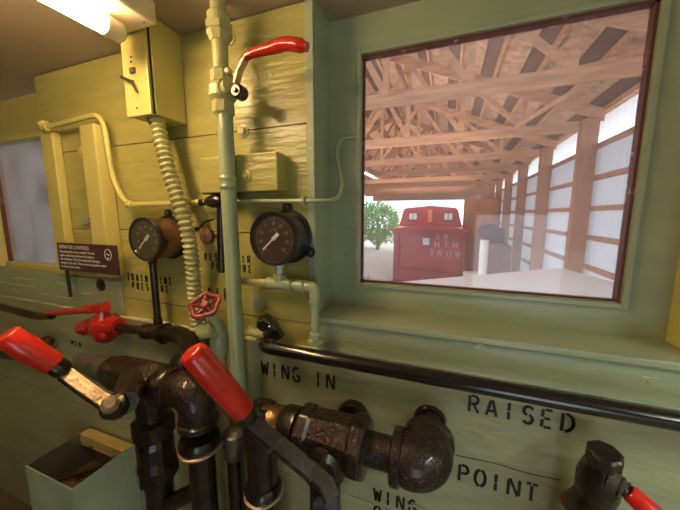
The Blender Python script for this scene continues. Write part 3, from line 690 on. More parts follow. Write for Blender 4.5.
# ================================================================== big valves in front
def lever_arm(t, grip_a, grip_b, arm_pts, wid, gm=red, gr=.020, am=steel, steps=None):
    ga, gb = V(grip_a), V(grip_b); d = (gb-ga).normalized()
    bm = BM()
    lathe(bm, gb-d*.02, gb+d*.028, [(0, gr*.8), (.5, gr*.8), (.6, gr*.86), (.8, gr*.86), (1, gr*.6)], 16); col = None
    link('ferrule', bm, iron, t, smooth=True)
    bm = BM()
    for a, b in zip(arm_pts[:-1], arm_pts[1:]):
        a = V(a); b = V(b); e = (b-a).normalized()*.003
        n = (CAM-a).normalized(); bar(bm, a-e, b+e, wid, .010, up=n)
    arm = link('lever', bm, am, t, bevel=.002)
    bm = BM()
    for a, b in zip(arm_pts[:3-1], arm_pts[1:3]):
        a = V(a); b = V(b); n = (CAM-a).normalized(); sh_ = V((0, 0, -.010))-n*.016; bar(bm, a+sh_, b+sh_, wid*1.05, .022, up=n)
    link('lever_web', bm, iron, arm, bevel=.003)
    bm = BM(); Lg = (gb-ga).length
    lathe(bm, ga, gb, [(0, gr*.55), (.02, gr*.85), (.06, gr*1.0), (.5, gr*1.06), (.75, gr*1.0), (.985, gr*.98), (1, gr*.90)], 28); link('grip', bm, gm, arm, smooth=True, label='bright red vinyl grip')
    return arm

# ---- centre valve group
CO = .155
t = thing('centre_valve_assembly', 'large black pipe valve in the centre with red grip lever and elbow into the wall', 'valve', V(Y(330, 440, CO)))
E = Y(422, 463, CO); zc = E.z
def C_(px, o=CO):                      # x on the horizontal pipe axis
    return V((Y(px, 450, o).x, -o, zc))
bm = BM(); elbow(bm, V((Y(392, 455, CO).x, -CO, zc)), V((E.x+.008, -CO, zc)), V((E.x+.008, -CO+.075, zc)), .049, .055); link('elbow', bm, cast, t, smooth=True)
bm = BM(); sweep(bm, [(E.x+.008, -CO+.07, zc), (E.x+.008, -LO-.0005, zc)], .030, 24); link('wall_nipple', bm, brass if False else iron, t, smooth=True)
bm = BM(); lathe(bm, (E.x+.008, -LO-.012, zc), (E.x+.008, -LO-.0005, zc), [(0, .034), (1, .038)], 24); link('wall_collar', bm, iron, t, smooth=True)
bm = BM(); sweep(bm, [C_(366), V((Y(394, 455, CO).x, -CO, zc))], .034, 24); link('nipple', bm, cast, t, smooth=True)
bm = BM()
x0, x1 = C_(300).x, C_(368).x
lathe(bm, (x0, -CO, zc), (x1, -CO, zc), [(0, .048), (.06, .060), (.20, .061), (.24, .056), (.78, .058), (.82, .066), (.97, .066), (1, .055)], 8, PI/8)
link('valve_body', bm, cast, t, bevel=.004)
bm = BM(); a, b = C_(284), C_(299); lathe(bm, a, b, [(0, .040), (.2, .047), (1, .047)], 24); link('end_collar', bm, iron, t, smooth=True)
bm = BM(); a, b = C_(264), C_(284); lathe(bm, a, b, [(0, .030), (.1, .036), (.45, .036), (.5, .040), (.9, .040), (1, .036)], 24); link('brass_ring', bm, brass, t, smooth=True, label='worn brass ring')
# bonnet and handle hub in front of the body
hub = P(322, 500, .50)
bm = BM(); lathe(bm, V((C_(322).x, -CO, zc-.03)), hub+V((0, 0, -.01)), [(0, .045), (.5, .036), (.55, .024), (1, .016)], 20); link('bonnet', bm, iron, t, smooth=True)
lever_arm(t, P(191, 350, .47), P(243.5, 411, .53), [P(252, 421, .535), P(312, 470, .51), P(326, 482, .50), P(332, 497, .49), P(331, 512, .49)], .025, gr=.0218, am=mat('dark_lever_steel', (0.07, 0.062, 0.058), 0.38, metal=0.5, var=0.3, scale=30, bump=0.5, bscale=90))
bm = BM(); a = P(282, 455, .53); sweep(bm, [P(268, 452, .53), P(280, 440, .52)], .0035, 6); link('split_pin', bm, steel, t)
# tee down from the left port, verticals
bm = BM(); xv = Y(263, 470, CO).x; zt = zc+.004
lathe(bm, (xv, -CO, zt+.03), (xv, -CO, zt-.09), [(0, .030), (.1, .045), (.6, .045), (1, .040)], 24); link('tee', bm, iron, t, smooth=True)
bm = BM(); zq = Y(263, 488, CO).z; lathe(bm, (xv, -CO, zq+.022), (xv, -CO, zq-.018), [(0, .040), (.15, .045), (.45, .047), (.5, .044), (.55, .043), (.9, .047), (1, .042)], 28); pc = link('pipe_collar', bm, iron, t, smooth=True)
bm = BM(); lathe(bm, (xv, -CO, zq-.004), (xv, -CO, zq-.010), [(0, .044), (.3, .0495), (.8, .0495), (1, .040)], 28); link('highlight_rim', bm, steelw, pc, smooth=True, label='bright worn rim with its highlight in the colour')  # bright ring stands in for the glint on the collar edge
bm = BM(); sweep(bm, [(xv, -CO, zt-.05), (xv, -CO, .001)], .0375, 24); link('down_pipe', bm, iron, t, smooth=True)
bm = BM(); xs_ = C_(325).x; sweep(bm, [(xs_, -CO, zc-.03), (xs_, -CO, .001)], .036, 24); lathe(bm, (xs_, -CO, zc-.02), (xs_, -CO, zc-.10), [(0, .050), (.9, .048), (1, .038)], 24); link('centre_down_pipe', bm, iron, t, smooth=True)

# round capped pipe end behind centre valve
a = Y(352, 418, .05)
t = thing('round_pipe_cap', 'round glossy black cap on the wall behind the centre valve body', 'pipe cap', V((a.x, -LO, a.z)))
bm = BM(); lathe(bm, V((a.x, -LO-.0005, a.z)), V((a.x, -LO-.045, a.z)), [(0, .030), (.3, .030), (.31, .040), (.8, .042), (.95, .038), (1, .030)], 28); link('cap', bm, blackp, t, smooth=True)
# dark stub left of centre group
x_ = Y(234, 440, .145).x; z_ = Y(234, 431, .145).z
t = thing('capped_stub_pipe', 'dark upright pipe with cap coloured pale as if lit between the two valve groups', 'pipe', V((x_, -.145, 0)))
bm = BM(); sweep(bm, [(x_, -.145, z_-.03), (x_, -.145, .001)], .021, 18); link('pipe', bm, iron, t, smooth=True)
bm = BM(); lathe(bm, (x_, -.145, z_), (x_, -.145, z_-.075), [(0, .022), (.05, .029), (.5, .029), (.55, .025), (.9, .027), (1, .022)], 18); link('cap', bm, steel, t, smooth=True)  # paler steel stands in for light falling on the cap

# ---- left valve group
QO = .195
t = thing('left_valve_assembly', 'large black pipe valve at lower left with red grip lever and down turned elbow', 'valve', Y(150, 400, QO))
E = Y(196, 393, QO); zc = E.z; q_ = lambda px, py=385, o=QO: V((Y(px, py, o).x, -o, zc))
bm = BM(); elbow(bm, q_(170), V((E.x+.002, -QO, zc)), V((E.x+.002, -QO, zc-.085)), .042, .048); link('elbow', bm, cast, t, smooth=True)
bm = BM(); zz = Y(204, 443, QO).z; lathe(bm, (E.x+.002, -QO, zz+.02), (E.x+.002, -QO, zz-.008), [(0, .045), (.4, .050), (.8, .050), (1, .044)], 28); pc = link('pipe_collar', bm, iron, t, smooth=True)
bm = BM(); lathe(bm, (E.x+.002, -QO, zz-.006), (E.x+.002, -QO, zz-.014), [(0, .048), (.3, .0525), (.8, .0525), (1, .042)], 28); link('highlight_rim', bm, steelw, pc, smooth=True, label='bright worn rim with its highlight in the colour')  # collar highlight put in as a ring of brighter metal
bm = BM(); sweep(bm, [(E.x+.004, -QO, zz), (E.x+.004, -QO, .001)], .032, 24); link('down_pipe', bm, iron, t, smooth=True)
bm = BM(); lathe(bm, q_(160), q_(174), [(0, .046), (.2, .054), (.8, .054), (1, .047)], 8); lathe(bm, q_(163)+V((0, .05, .035)), q_(178)+V((0, .05, .035)), [(0, .03), (.2, .036), (.8, .036), (1, .03)], 20); link('union_nut', bm, iron, t, smooth=True)
bm = BM(); lathe(bm, q_(112), q_(161), [(0, .036), (.1, .044), (.3, .052), (.8, .056), (1, .050)], 6, PI/8); link('valve_body', bm, cast, t, bevel=.004)
bm = BM(); lathe(bm, q_(82), q_(113), [(0, .022), (.3, .026), (.9, .038), (1, .038)], 24); link('tapered_port', bm, steel, t, smooth=True)
hub = P(111, 405, .60)
bm = BM(); lathe(bm, V((q_(135).x, -QO, zc)), P(126, 403, .62), [(0, .038), (.6, .032), (.65, .024), (1, .024)], 8); link('bonnet', bm, iron, t, smooth=True)
bm = BM(); lathe(bm, P(118, 408, .62), hub, [(0, .024), (.7, .026), (.9, .024), (1, .018)], 20); hb = link('hub', bm, iron, t, smooth=True)
bm = BM(); h2 = P(109.5, 402.5, .578); lathe(bm, hub, h2, [(0, .018), (.7, .016), (1, .010)], 8); link('hub_nut', bm, steelw, t)
lever_arm(t, P(4, 334, .54), P(54, 364.5, .59), [P(64, 371, .60), P(84, 386, .595), P(106, 401, .59)], .024, gr=.0215, am=steelw)
xv = Y(155, 440, QO).x
bm = BM(); zt = zc-.02
def zq(py): return Y(157, py, QO).z
lathe(bm, (xv, -QO, zt), (xv, -QO, zq(418)), [(0, .042), (1, .036)], 20)
lathe(bm, (xv, -QO, zq(418)), (xv, -QO, zq(436)), [(0, .036), (.1, .052), (.9, .052), (1, .04)], 8); lathe(bm, (xv, -QO, zq(436)), (xv, -QO, zq(462)), [(0, .04), (.2, .046), (.7, .046), (1, .050)], 20)
lathe(bm, (xv, -QO, zq(462)), (xv, -QO, zq(475)), [(0, .052), (.9, .052), (1, .038)], 8); link('union_stack', bm, iron, t)
bm = BM(); sweep(bm, [(xv, -QO, zq(473)), (xv, -QO, .001)], .036, 20); link('side_down_pipe', bm, iron, t, smooth=True)
bm = BM(); sweep(bm, [(xv, -QO, zq(505)), (E.x, -QO, zq(468))], .022, 14); link('cross_link', bm, iron, t, smooth=True)

# yellow painted hose/rod between groups (small riser with knobbly joint)
x_ = Y(222, 470, .05).x
t = thing('yellow_riser_pipe', 'thin yellow painted riser pipe with a lumpy joint behind the big valves', 'pipe', V((x_, -.05, 0)))
bm = BM(); z_ = Y(222, 478, .05).z; sweep(bm, [(x_+.012, -.05, z_+.25), (x_+.012, -.05, .001)], .013, 14); link('pipe', bm, yellowp, t, smooth=True)
bm = BM(); nut(bm, (x_+.012, -.05, z_+.02), (x_+.012, -.05, z_-.02), .024); link('joint', bm, yellowp, t)

# dark horizontal pipe at far left behind the left grip
t = thing('dark_wall_pipe', 'dark pipe with rusty ball end against the wall at far left', 'pipe', Y(20, 360, .06))
bm = BM(); p = Y(-20, 350, .06); q = Y(50, 348, .06); sweep(bm, [Y(-25, 352, .06), Y(30, 357, .06)], .018, 14); link('pipe', bm, iron, t, smooth=True)
bm = BM(); ballr(bm, Y(46, 342, .05), .024); sweep(bm, [Y(30, 357, .06), Y(46, 344, .05)], .014, 12); link('ball_end', bm, rust, t, smooth=True)

# ---- bottom right valve
t = thing('capped_valve', 'black valve with many sided cap and red grip at lower right corner', 'valve', Y(602, 490, .14))
top = P(605, 452, .52); bot = P(599, 478, .54); d = (bot-top).normalized()
bm = BM(); lathe(bm, top-d*.002, top+d*.024, [(0, .022), (.15, .0275), (.85, .0275), (1, .025)], 8); link('cap', bm, iron, t, bevel=.002)
bm = BM(); lathe(bm, top+d*.022, top+d*.12, [(0, .024), (.1, .024), (.18, .029), (.45, .034), (.8, .033), (1, .030)], 24); link('body', bm, iron, t, smooth=True)
ga = P(628, 491, .50); gb = P(668, 528, .47)
bm = BM(); lathe(bm, P(608, 478, .52), ga, [(0, .022), (.5, .022), (.55, .016), (.7, .018), (.85, .013), (1, .015)], 16); link('lever_stem', bm, steel, t, smooth=True)
bm = BM(); lathe(bm, ga, gb, [(0, .012), (.08, .0155), (1, .0175)], 24); link('grip', bm, red, t, smooth=True, label='bright red vinyl grip')
bm = BM(); e = top+d*.12; sweep(bm, [e-d*.02, V((e.x-.01, e.y, e.z-.08)), V((e.x-.01, e.y, .001))], .032, 18); link('down_pipe', bm, iron, t, smooth=True)
bm = BM(); sweep(bm, [P(570, 505, .60), P(585, 495, .58), P(600, 495, .56)], .02, 14); link('side_port', bm, rust, t, smooth=True)

# ---- open sheet metal box on the lower wall
zt = .62; A = Z(25, 466, zt); B = Z(67, 488, zt); C = Z(131, 451, zt); D = Z(97, 421, zt)
bxl, bxr = A.x+.0, (B.x+C.x)/2; yf = A.y; yb = -LO-.001
t = thing('metal_box', 'open topped pale green sheet metal box on the lower wall at bottom left', 'box', V(((bxl+bxr)/2, yb, .30)))
bm = BM()
box(bm, (bxl, yf, .30), (bxr, yf+.004, zt)); link('front_panel', bm, boxgreen, t)
bm = BM(); box(bm, (bxr-.004, yf+.005, .30), (bxr, yb, zt)); link('side_panel', bm, boxgreen, t)
bm = BM(); box(bm, (bxl, yf+.005, .30), (bxl+.003, yb, zt)); link('side_panel', bm, galv, t, label='bare grey metal side')
bm = BM(); box(bm, (bxl+.004, yb-.004, .30), (bxr-.005, yb, zt-.02)); link('back_panel', bm, galv, t)
bm = BM(); box(bm, (bxl+.004, yf+.005, .46), (bxr-.005, yb-.005, .465)); link('bottom', bm, rust, t)
t = thing('wooden_batten', 'yellow wooden batten lying across the back of the open metal box', 'batten', V((bxl, yb-.03, .56)))
bm = BM(); box(bm, (bxl+.006, yb-.045, .575), (bxr-.006, yb-.006, .622)); link('batten', bm, wood, t, bevel=.002)
bm = BM()
for px in (.3, .8):
    lathe(bm, (bxl+(bxr-bxl)*px, yb-.045, .588), (bxl+(bxr-bxl)*px, yb-.048, .588), [(0, .006), (1, .004)], 8)
link('screw', bm, steel, t)
t = thing('scrap_fitting', 'rusty scrap pipe fitting lying inside the open metal box', 'fitting', V((-1.24, -.14, .466)))
bm = BM(); sweep(bm, fillet([(-1.30, -.17, .50), (-1.22, -.14, .50), (-1.20, -.08, .50)], .03), [.02]*3+[.026]*4+[.02]*4, 14); link('fitting_body', bm, rust, t, smooth=True)
bm = BM(); bar(bm, (-1.31, -.175, .53), (-1.17, -.07, .55), .012, .006); tag(link('black_strap', bm, iron), 'black metal strap lying diagonally in the open metal box', 'strap')
bm = BM(); box(bm, (-1.30, -.12, .4655), (-1.17, -.06, .52)); tag(link('wood_scrap', bm, rust, bevel=.004), 'brown scrap of wood at the bottom of the metal box', 'wood scrap')

# ================================================================== THE SHED OUTSIDE
GZ = -2.1
bm = BM(); box(bm, (-40, 0.3, GZ-.1), (40, 70, GZ)); struct('floor_outside', bm, ground_m)
W_ = 2.54; RX = -2.0; EL = -6.5; SL = .42; HZ = 3.02     # right wall x, ridge x, left eave x, slope, chord underside z
ridge = HZ+.28+SL*(W_-RX)
ys = [1.30+2.44*k for k in range(-0, 10)]
ys = [3.66+2.44*k for k in range(-1, 9)]
# posts, girts and sheeting on the right
def pmesh(): 
    bm = BM(); box(bm, (2.22, -.07, GZ), (2.50, .07, HZ+.2)); return bm
pr = None
for k, y_ in enumerate(ys):
    lab = ['nearest heavy wooden post of the shed side wall, just past the window edge', 'second heavy wooden post of the shed wall, widest one in view', 'third wooden post along the shed wall', 'fourth wooden post along the shed wall'][k] if k < 4 else ['fifth', 'sixth', 'seventh', 'eighth', 'ninth', 'tenth', 'last'][k-4]+' wooden post counted along the shed wall from the window'
    if pr is None:
        pr = link('shed_post', pmesh(), post_m, bevel=.01); o = pr
    else:
        o = pr.copy(); COL.objects.link(o)
    o.location = (0, y_, 0); tag(o, lab, 'post', 'wooden posts along the shed wall')
for k, z_ in enumerate((2.74, 2.17, 1.62, 1.08, .53, -.02, -.6, -1.2)):
    bm = BM(); box(bm, (2.5005, .9, z_-.045), (2.539, 24, z_+.045))
    tag(link('wall_girt', bm, post_m), ['highest', 'second highest', 'third highest', 'fourth highest', 'fifth highest', 'sixth highest', 'seventh highest', 'lowest'][k]+' horizontal rail on the shed side wall', 'wall rail', 'horizontal rails of the shed wall')
def corr(z0, z1, y0, y1, x, amp=.012, pitch=.23):
    bm = BM(); n = int((y1-y0)/.0575); prev = None
    for i in range(n+1):
        y = y0+(y1-y0)*i/n; ph = i % 4; xx = x+(amp if ph in (0,) else 0)
        a = bm.verts.new((xx, y, z0)); b = bm.verts.new((xx, y, z1)); 
        if prev: bm.faces.new((prev[0], a, b, prev[1]))
        prev = (a, b)
    return bm
o = struct('wall_shed', corr(GZ, 2.76, .8, 26, 2.545), sheet)
o = struct('wall_shed_clear', corr(2.76, HZ+.25, .8, 26, 2.56), clear)
# trusses
def truss_bm():
    bm = BM(); z0 = HZ
    box(bm, (EL, -.02, z0), (W_-.04, .02, z0+.19))
    bar(bm, (W_+.2, 0, HZ+.19), (RX, 0, ridge), .04, .19); bar(bm, (EL-.2, 0, HZ+.19), (RX, 0, ridge), .04, .19)
    return bm
def webs_bm():
    bm = BM()
    top = lambda x: ridge-SL*abs(x-RX)-.05
    xs = [W_-.0, 1.3, .2, -.9, RX, -3.1, -4.2, -5.3]
    for i, x in enumerate(xs):
        if i: bar(bm, (x, .0, HZ+.18), (x, 0, top(x)), .035, .09, up=(1, 0, 0))
        if 0 < i < 7:
            nx = xs[i+1] if i < 4 else xs[i-1]
            bar(bm, (x, .0, HZ+.16) if i < 4 else (x, 0, HZ+.16), (nx+(0 if i < 4 else 0), 0, top(nx)), .03, .09, up=(0, 0, 1))
    return bm
tb = truss_bm(); wb = webs_bm(); root = None
for k, y_ in enumerate(ys):
    lab = ['overhead timber roof truss directly above the cab window', 'nearest full timber roof truss with its long bottom beam crossing the view', 'second timber roof truss behind the nearest beam', 'third timber roof truss from the window'][k] if k < 4 else ['fourth', 'fifth', 'sixth', 'seventh', 'eighth', 'farthest'][min(5, k-4)]+' timber roof truss counted from the window into the shed'
    if root is None:
        root = thing('roof_truss', lab, 'roof truss', (0, 0, 0), 'timber roof trusses of the shed')
        ch = [link('chords', tb, truss, root), link('webs', wb, truss, root)]; root.location = (0, y_, 0)
        for c_ in ch: c_.location = (0, 0, 0)
    else:
        r2 = root.copy(); COL.objects.link(r2); r2.location = (0, y_, 0); r2['label'] = lab
        for c_ in ch:
            d_ = c_.copy(); COL.objects.link(d_); d_.parent = r2
# slender diagonal braces between the trusses
for k, (a, b) in enumerate((((2.4, 3.7, HZ+.30), (.9, 6.1, HZ+.95)), ((1.2, 6.1, HZ+.2), (2.3, 3.7, HZ+.5)), ((-.6, 3.7, HZ+.2), (-1.2, 6.1, ridge-.5)))):
    bm = BM(); bar(bm, a, b, .04, .07); tag(link('roof_brace', bm, truss), ['slender diagonal brace near the right eave of the shed', 'slender brace crossing just above the nearest beam', 'slender brace rising left towards the shed ridge'][k], 'brace')
# purlins and sheathing
n = 0; labs = []
for side in (1, -1):
    for i in range(8):
        x = RX+side*(.25+i*.62); z = ridge-SL*abs(x-RX)+.115
        bm = BM(); bar(bm, (x, .3, z), (x, 26, z), .045, .09)
        sd = 'right' if side == 1 else 'left'
        tag(link('roof_purlin', bm, truss), f"long purlin under the shed roof's {sd} slope, {['just beside the ridge','second from the ridge','third from the ridge','fourth from the ridge','fifth from the ridge','sixth from the ridge','seventh from the ridge','nearest the eave'][i]}", 'purlin', 'purlins under the shed roof')
bm = BM()
for side in (1, -1):
    xe = W_+.5 if side == 1 else EL-.5
    p = [(RX, .3, ridge+.20), (xe, .3, ridge+.20-SL*abs(xe-RX)), (xe, 26, ridge+.20-SL*abs(xe-RX)), (RX, 26, ridge+.20)]
    lo = [bm.verts.new(q) for q in p]; hi = [bm.verts.new((q[0], q[1], q[2]+.03)) for q in p]
    bm.faces.new(lo); bm.faces.new(hi[::-1])
    for i in range(4): bm.faces.new((lo[i], lo[(i+1) % 4], hi[(i+1) % 4], hi[i]))
struct('ceiling_shed', bm, mat('dark_roofing', (.16, .09, .07), .8))
bm = BM()
for side in (1, -1):
    for i in range(8):
        xa_ = RX+side*(.28+i*.62); xb_ = xa_+side*.36
        bm_p = [(xa_, ridge+.165-SL*abs(xa_-RX)), (xb_, ridge+.165-SL*abs(xb_-RX))]
        q = [bm.verts.new((x_, y_, z_+dz)) for dz in (0, .02) for (x_, z_) in bm_p for y_ in (.4, 25.8)]
        for f in ((0,1,3,2),(4,6,7,5),(0,4,5,1),(2,3,7,6),(0,2,6,4),(1,5,7,3)): bm.faces.new([q[k] for k in f])
struct('ceiling_shed_boards', bm, osb)
# left posts and far end
for k, y_ in enumerate((6.1, 10.98, 15.86, 20.74)):
    bm = BM(); box(bm, (EL-.1, y_-.1, GZ), (EL+.1, y_+.1, HZ)); tag(link('shed_post', bm, post_m), ['nearest', 'second', 'third', 'farthest'][k]+' wooden post on the open left side of the shed', 'post', 'posts on the open side of the shed')
bm = BM(); box(bm, (EL, 25.9, HZ-.25), (W_, 26.0, ridge+.2)); struct('wall_shed_gable', bm, osb)
bm = BM(); a = Y(464, 205, -14.5); b = Y(486, 205, -14.5); box(bm, (a.x, 14.5, GZ), (2.2, 14.6, a.z+.3)); tag(link('plywood_partition', bm, mat('orange_plywood', (.55, .24, .09), .6, var=.2, scale=1, stretch=(6, 1, 1))), 'orange brown plywood partition right of the red caboose', 'partition')
# strip lamps in the shed
for k, (px, py) in enumerate(((370, 176), (362, 167))):
    c = Z(px, py, 2.93)
    if k == 1: c = V((c.x-2.2, c.y+2, c.z))
    t = thing('shed_lamp', ['glowing strip lamp hanging under the shed trusses at the left edge of the window', 'glowing strip lamp further left under the shed trusses'][k], 'lamp', c)
    bm = BM(); box(bm, (c.x-.06, c.y-1.25, c.z+.03), (c.x+.06, c.y+1.25, c.z+.0895)); link('housing', bm, cream, t)
    bm = BM(); sweep(bm, [(c.x, c.y-.68, c.z+.01), (c.x, c.y+.68, c.z+.01)], .022, 10); link('lamp_tube', bm, mat('shed_tube_glow', (1, 1, 1), .5, bump=0, emit=(1, .93, .85), estr=14), t)

# ---- red caboose with cupola
cy = 12.3
t = thing('red_caboose', 'faded red caboose with a two windowed cupola parked in the shed', 'railway car', (-.7, cy, GZ))
bm = BM(); box(bm, (-2.20, cy, -1.45), (.80, cy+7, .86)); body = link('body', bm, loco, t, bevel=.03)
bm = BM(); pts = [(-2.36, .83), (-2.36, .90), (-.7, 1.08), (.96, .90), (.96, .83)]
a = [bm.verts.new((x, cy-.35, z)) for x, z in pts]; b = [bm.verts.new((x, cy+7.3, z)) for x, z in pts]
bm.faces.new(a); bm.faces.new(b[::-1])
for i in range(5): bm.faces.new((a[i], a[(i+1) % 5], b[(i+1) % 5], b[i]))
link('roof', bm, loco, t)
bm = BM(); pts = [(-2.02, 1.0), (-1.84, 1.72), (-1.75, 1.80), (-.7, 1.90), (.32, 1.80), (.42, 1.72), (.62, 1.0)]
a = [bm.verts.new((x, cy+.3, z)) for x, z in pts]; b = [bm.verts.new((x, cy+2.4, z)) for x, z in pts]
bm.faces.new(a); bm.faces.new(b[::-1])
for i in range(7): bm.faces.new((a[i], a[(i+1) % 7], b[(i+1) % 7], b[i]))
cup = link('cupola', bm, loco, t)
for x in (-1.62, -.16):
    bm = BM(); box(bm, (x, cy+.26, 1.25), (x+.42, cy+.305, 1.62)); wf = link('cupola_window', bm, redtr, t)
    bm = BM(); box(bm, (x+.05, cy+.245, 1.30), (x+.19, cy+.262, 1.57)); box(bm, (x+.22, cy+.245, 1.30), (x+.37, cy+.262, 1.57)); link('pane', bm, paleglass, wf)
bm = BM(); box(bm, (-.78, cy+.2, 1.2), (-.60, cy+.30, 1.72)); lathe(bm, (-.69, cy+.2, 1.55), (-.69, cy+.1, 1.55), [(0, .09), (1, .10)], 16); link('headlamp', bm, mat('orange_lamp_housing', (.7, .28, .08), .4), t)
bm = BM(); box(bm, (-.98, cy-.03, .18), (-.62, cy+.0, .56)); dw = link('door_window', bm, redtr, t)
bm = BM(); box(bm, (-.94, cy-.045, .22), (-.66, cy-.03, .52)); link('pane', bm, paleglass, dw)
bm = BM()
for x in (-1.95, .62): sweep(bm, [(x, cy-.06, -1.2), (x, cy-.06, .6)], .02, 8)
for z in (-.9, -.5, -.1, .3): sweep(bm, [(-2.1, cy-.06, z), (-1.95, cy-.06, z)], .015, 6)
sweep(bm, [(-2.15, cy-.3, -.75), (.75, cy-.3, -.95)], .03, 8)
for x in (-2.1, -.7, .7): sweep(bm, [(x, cy-.3, -.8), (x, cy-.3, -1.4)], .025, 8)
link('grab_rail', bm, locod, t)
bm = BM(); box(bm, (-2.2, cy-.6, -1.55), (.8, cy+7.2, -1.40)); link('platform', bm, locod, t)
for yy_ in (1.0, 2.6, 5.0, 6.4):
    bm = BM()
    for x in (-1.45, .05): lathe(bm, (x-.06, cy+yy_, -1.72), (x+.06, cy+yy_, -1.72), [(0, .36), (.8, .36), (1, .33)], 24)
    sweep(bm, [(-1.45, cy+yy_, -1.72), (.05, cy+yy_, -1.72)], .07, 10); link('wheelset', bm, iron, t, smooth=True)
bm = BM(); words(bm, 'HTH', (-.42, cy-.003, .12), .26, .36, th=.16, d=.01); words(bm, 'TROW', (-.62, cy-.003, -.28), .28, .34, th=.18, d=.01); words(bm, 'OR', (-.40, cy-.003, .48), .2, .34, th=.16, d=.01)
link('lettering', bm, mat('faded_pink_lettering', (.75, .45, .45), .6, bump=0), body)
bm = BM()
for x in (-1.45, .05): box(bm, (x-.035, 3, GZ), (x+.035, 30, GZ+.15))
tag(link('railway_track', bm, rust), 'rusty rails leading under the red caboose', 'track')

# ---- machine near the right wall, with drum and dark cover
a = Y(487, 240, -8.6); b = Y(514, 240, -8.6); zt_ = Y(500, 238, -8.6).z
t = thing('maroon_machine', 'dark maroon machine parked against the shed wall behind the white hood', 'machine', ((a.x+b.x)/2, 9.4, GZ))
bm = BM(); box(bm, (a.x+.05, 8.7, GZ+.45), (min(2.2, b.x), 10.6, zt_-.2)); link('body', bm, locod, t, bevel=.08)
bm = BM(); box(bm, (a.x+.15, 9.3, zt_-.2), (min(2.1, b.x)-.1, 10.3, zt_+.25)); link('cab', bm, locod, t, bevel=.06)
for yy_ in (9.1, 10.2):
    bm = BM(); lathe(bm, (a.x+.10, yy_, GZ+.35), (2.15, yy_, GZ+.35), [(0, .34), (.2, .34), (.21, .1), (.79, .1), (.8, .34), (1, .34)], 20); link('wheel', bm, iron, t, smooth=True)
c = Y(482.5, 270, -8.2); zt_ = Y(482, 240, -8.2).z
t = thing('white_pipe_post', 'white upright post standing right of the red caboose', 'post', V((c.x, 8.2, GZ)))
bm = BM(); sweep(bm, [V((c.x, 8.2, GZ)), V((c.x, 8.2, zt_))], .11, 16); link('pipe', bm, whites, t, smooth=True)
bm = BM(); lathe(bm, V((c.x, 8.2, GZ)), V((c.x, 8.2, GZ+.05)), [(0, .22), (1, .2)], 16); link('base', bm, iron, t)
c = Y(489, 233, -8.3)
t = thing('dark_covered_bundle', 'dark rounded bundle on top of the maroon machine front', 'bundle', V((c.x, 8.9, c.z)))
bm = BM(); ballr(bm, V((c.x+.05, 8.95, c.z)), .30, 1.0, .8, .8)
for v in bm.verts: v.co += noise.noise_vector(v.co*6)*.06
link('cover', bm, mat('dark_tarp', (.05, .045, .05), .7), t, smooth=True)
c = Y(472, 275, -9.5)
t = thing('white_cabinet', 'low white cabinet between the red caboose and the white post', 'cabinet', V((c.x, 9.5, GZ)))
bm = BM(); box(bm, (c.x-.25, 9.5, GZ), (c.x+.2, 9.9, c.z+.05)); link('body', bm, whites, t, bevel=.02)
bm = BM(); box(bm, (c.x-.15, 9.49, GZ+.3), (c.x+.1, 9.498, c.z-.08)); link('door', bm, mat('pale_blue_door', (.35, .5, .7), .5), t)

# ---- white hood outside, just under the window
za = .88
pts = [Z(300, 268, za), Z(393, 282.5, za), Z(540, 269.5, za), Z(562, 268, za), Z(618, 283.5, za), Z(700, 330, za)]
pts[0] = V((-1.2, 1.2, za)); pts.append(V((1.3, .75, za))); pts.append(V((-.9, .75, za)))
apex = Z(562, 268, za); 
bm = BM(); topv = [bm.verts.new(V((p.x, p.y, za))) for p in pts]; cen = bm.verts.new(V((.95, 2.45, za+.035)))
for i in range(len(topv)): bm.faces.new((topv[i], topv[(i+1) % len(topv)], cen))
bot = [bm.verts.new(V((p.x, p.y, za-.5))) for p in pts]
for i in range(len(topv)): bm.faces.new((topv[i], bot[i], bot[(i+1) % len(topv)], topv[(i+1) % len(topv)]))
bm.faces.new(bot[::-1])
t = thing('white_hood', 'broad white painted metal hood just outside below the window', 'hood', V((.5, 1.8, za-.5)))
link('hood_shell', bm, whites, t, smooth=False)
bm = BM()
for x, y_ in ((-.3, 1.4), (.9, 1.4), (1.1, 2.4), (.6, 2.2)): sweep(bm, [(x, y_, GZ), (x, y_, za-.5)], .06, 12)
link('support_leg', bm, iron, t, smooth=True)

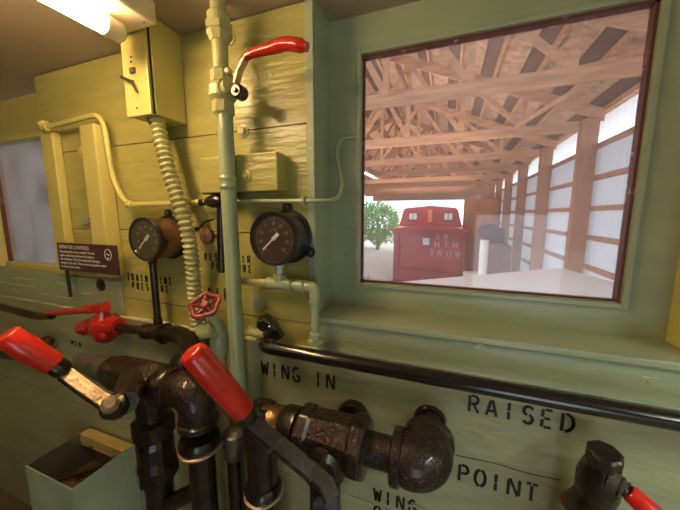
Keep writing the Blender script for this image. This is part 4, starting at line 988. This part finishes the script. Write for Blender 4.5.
# ---- trees past the open end and side
def tree(x, y, h, cr, lab, seed):
    rnd = random.Random(seed); t = thing('broadleaf_tree', lab, 'tree', (x, y, GZ), 'trees beyond the shed')
    bm = BM(); sweep(bm, spline([(x, y, GZ), (x+.1, y, GZ+h*.3), (x-.1, y+.1, GZ+h*.7)], 4), [.22-.015*i for i in range(9)], 10); link('trunk', bm, bark, t, smooth=True)
    bm = BM()
    for k in range(2600):
        th = rnd.uniform(0, 2*PI); ph = math.acos(rnd.uniform(-1, 1)); r = cr*rnd.uniform(.45, 1)**.6
        n0 = noise.noise(V((math.cos(th)*2+seed, math.sin(th)*2, ph*2)))*.35+1
        c = V((x+r*n0*math.cos(th)*math.sin(ph), y+r*n0*math.sin(th)*math.sin(ph), GZ+h*.62+r*n0*math.cos(ph)*.95))
        u = V((rnd.gauss(0, 1), rnd.gauss(0, 1), rnd.gauss(0, 1))).normalized(); v = u.orthogonal().normalized(); s = rnd.uniform(.10, .2)
        bm.faces.new([bm.verts.new(c+u*s), bm.verts.new(c+v*s*.6), bm.verts.new(c-u*s), bm.verts.new(c-v*s*.6)])
    link('foliage', bm, leafm, t)
tree(-11.8, 29, 6.2, 2.6, 'second leafy green tree left of the red caboose, at the window edge', 3)
tree(-18.5, 33, 5.8, 2.8, 'leafy green tree farthest left beyond the shed', 5)
tree(-6.7, 29, 4.4, 2.3, 'leafy green tree seen just left of the red caboose cupola', 8)
# ---- white railing far left on the gravel
t = thing('white_fence', 'white braced railing on the gravel at the lower left of the window view', 'fence', (-3.2, 8.6, GZ))
bm = BM(); xa, xb = -3.6, -2.4
for x in (xa, (xa+xb)/2, xb): box(bm, (x-.03, 8.57, GZ), (x+.03, 8.63, -.55))
link('posts', bm, galv, t)
bm = BM()
for z in (-.6, -1.3): bar(bm, (xa, 8.6, z), (xb, 8.6, z), .04, .05)
bar(bm, (xa, 8.6, -1.3), ((xa+xb)/2, 8.6, -.6), .03, .04); bar(bm, ((xa+xb)/2, 8.6, -.6), (xb, 8.6, -1.3), .03, .04); link('rails', bm, galv, t)
# ---- pale siding of the building seen by the left window
bm = BM()
for k in range(22): box(bm, (-14, 4.0-.02*(k % 2), -2.1+k*.25), (-3.9, 4.15, -2.1+k*.25+.235))
tag(link('pale_building_wall', bm, mat('pale_blue_grey_siding', (.55, .62, .72), .5, var=.08, scale=1)), 'pale blue grey siding seen through the left window', 'building wall')

# each small loose piece is a part of its own
for o in list(sc.objects):
    if o.type == 'MESH' and o.name.split('.')[0] in ('tube_cap', 'bolt', 'screw', 'grab_rail', 'posts', 'rails', 'support_leg', 'webs', 'cupola_window') :
        split_loose(o)
        if o.name == 'webs': pass
for o in list(sc.objects):
    for a_, b_ in (('posts', 'fence_post'), ('rails', 'fence_rail'), ('webs', 'truss_web')):
        if o.name.split('.')[0] == a_: o.name = b_
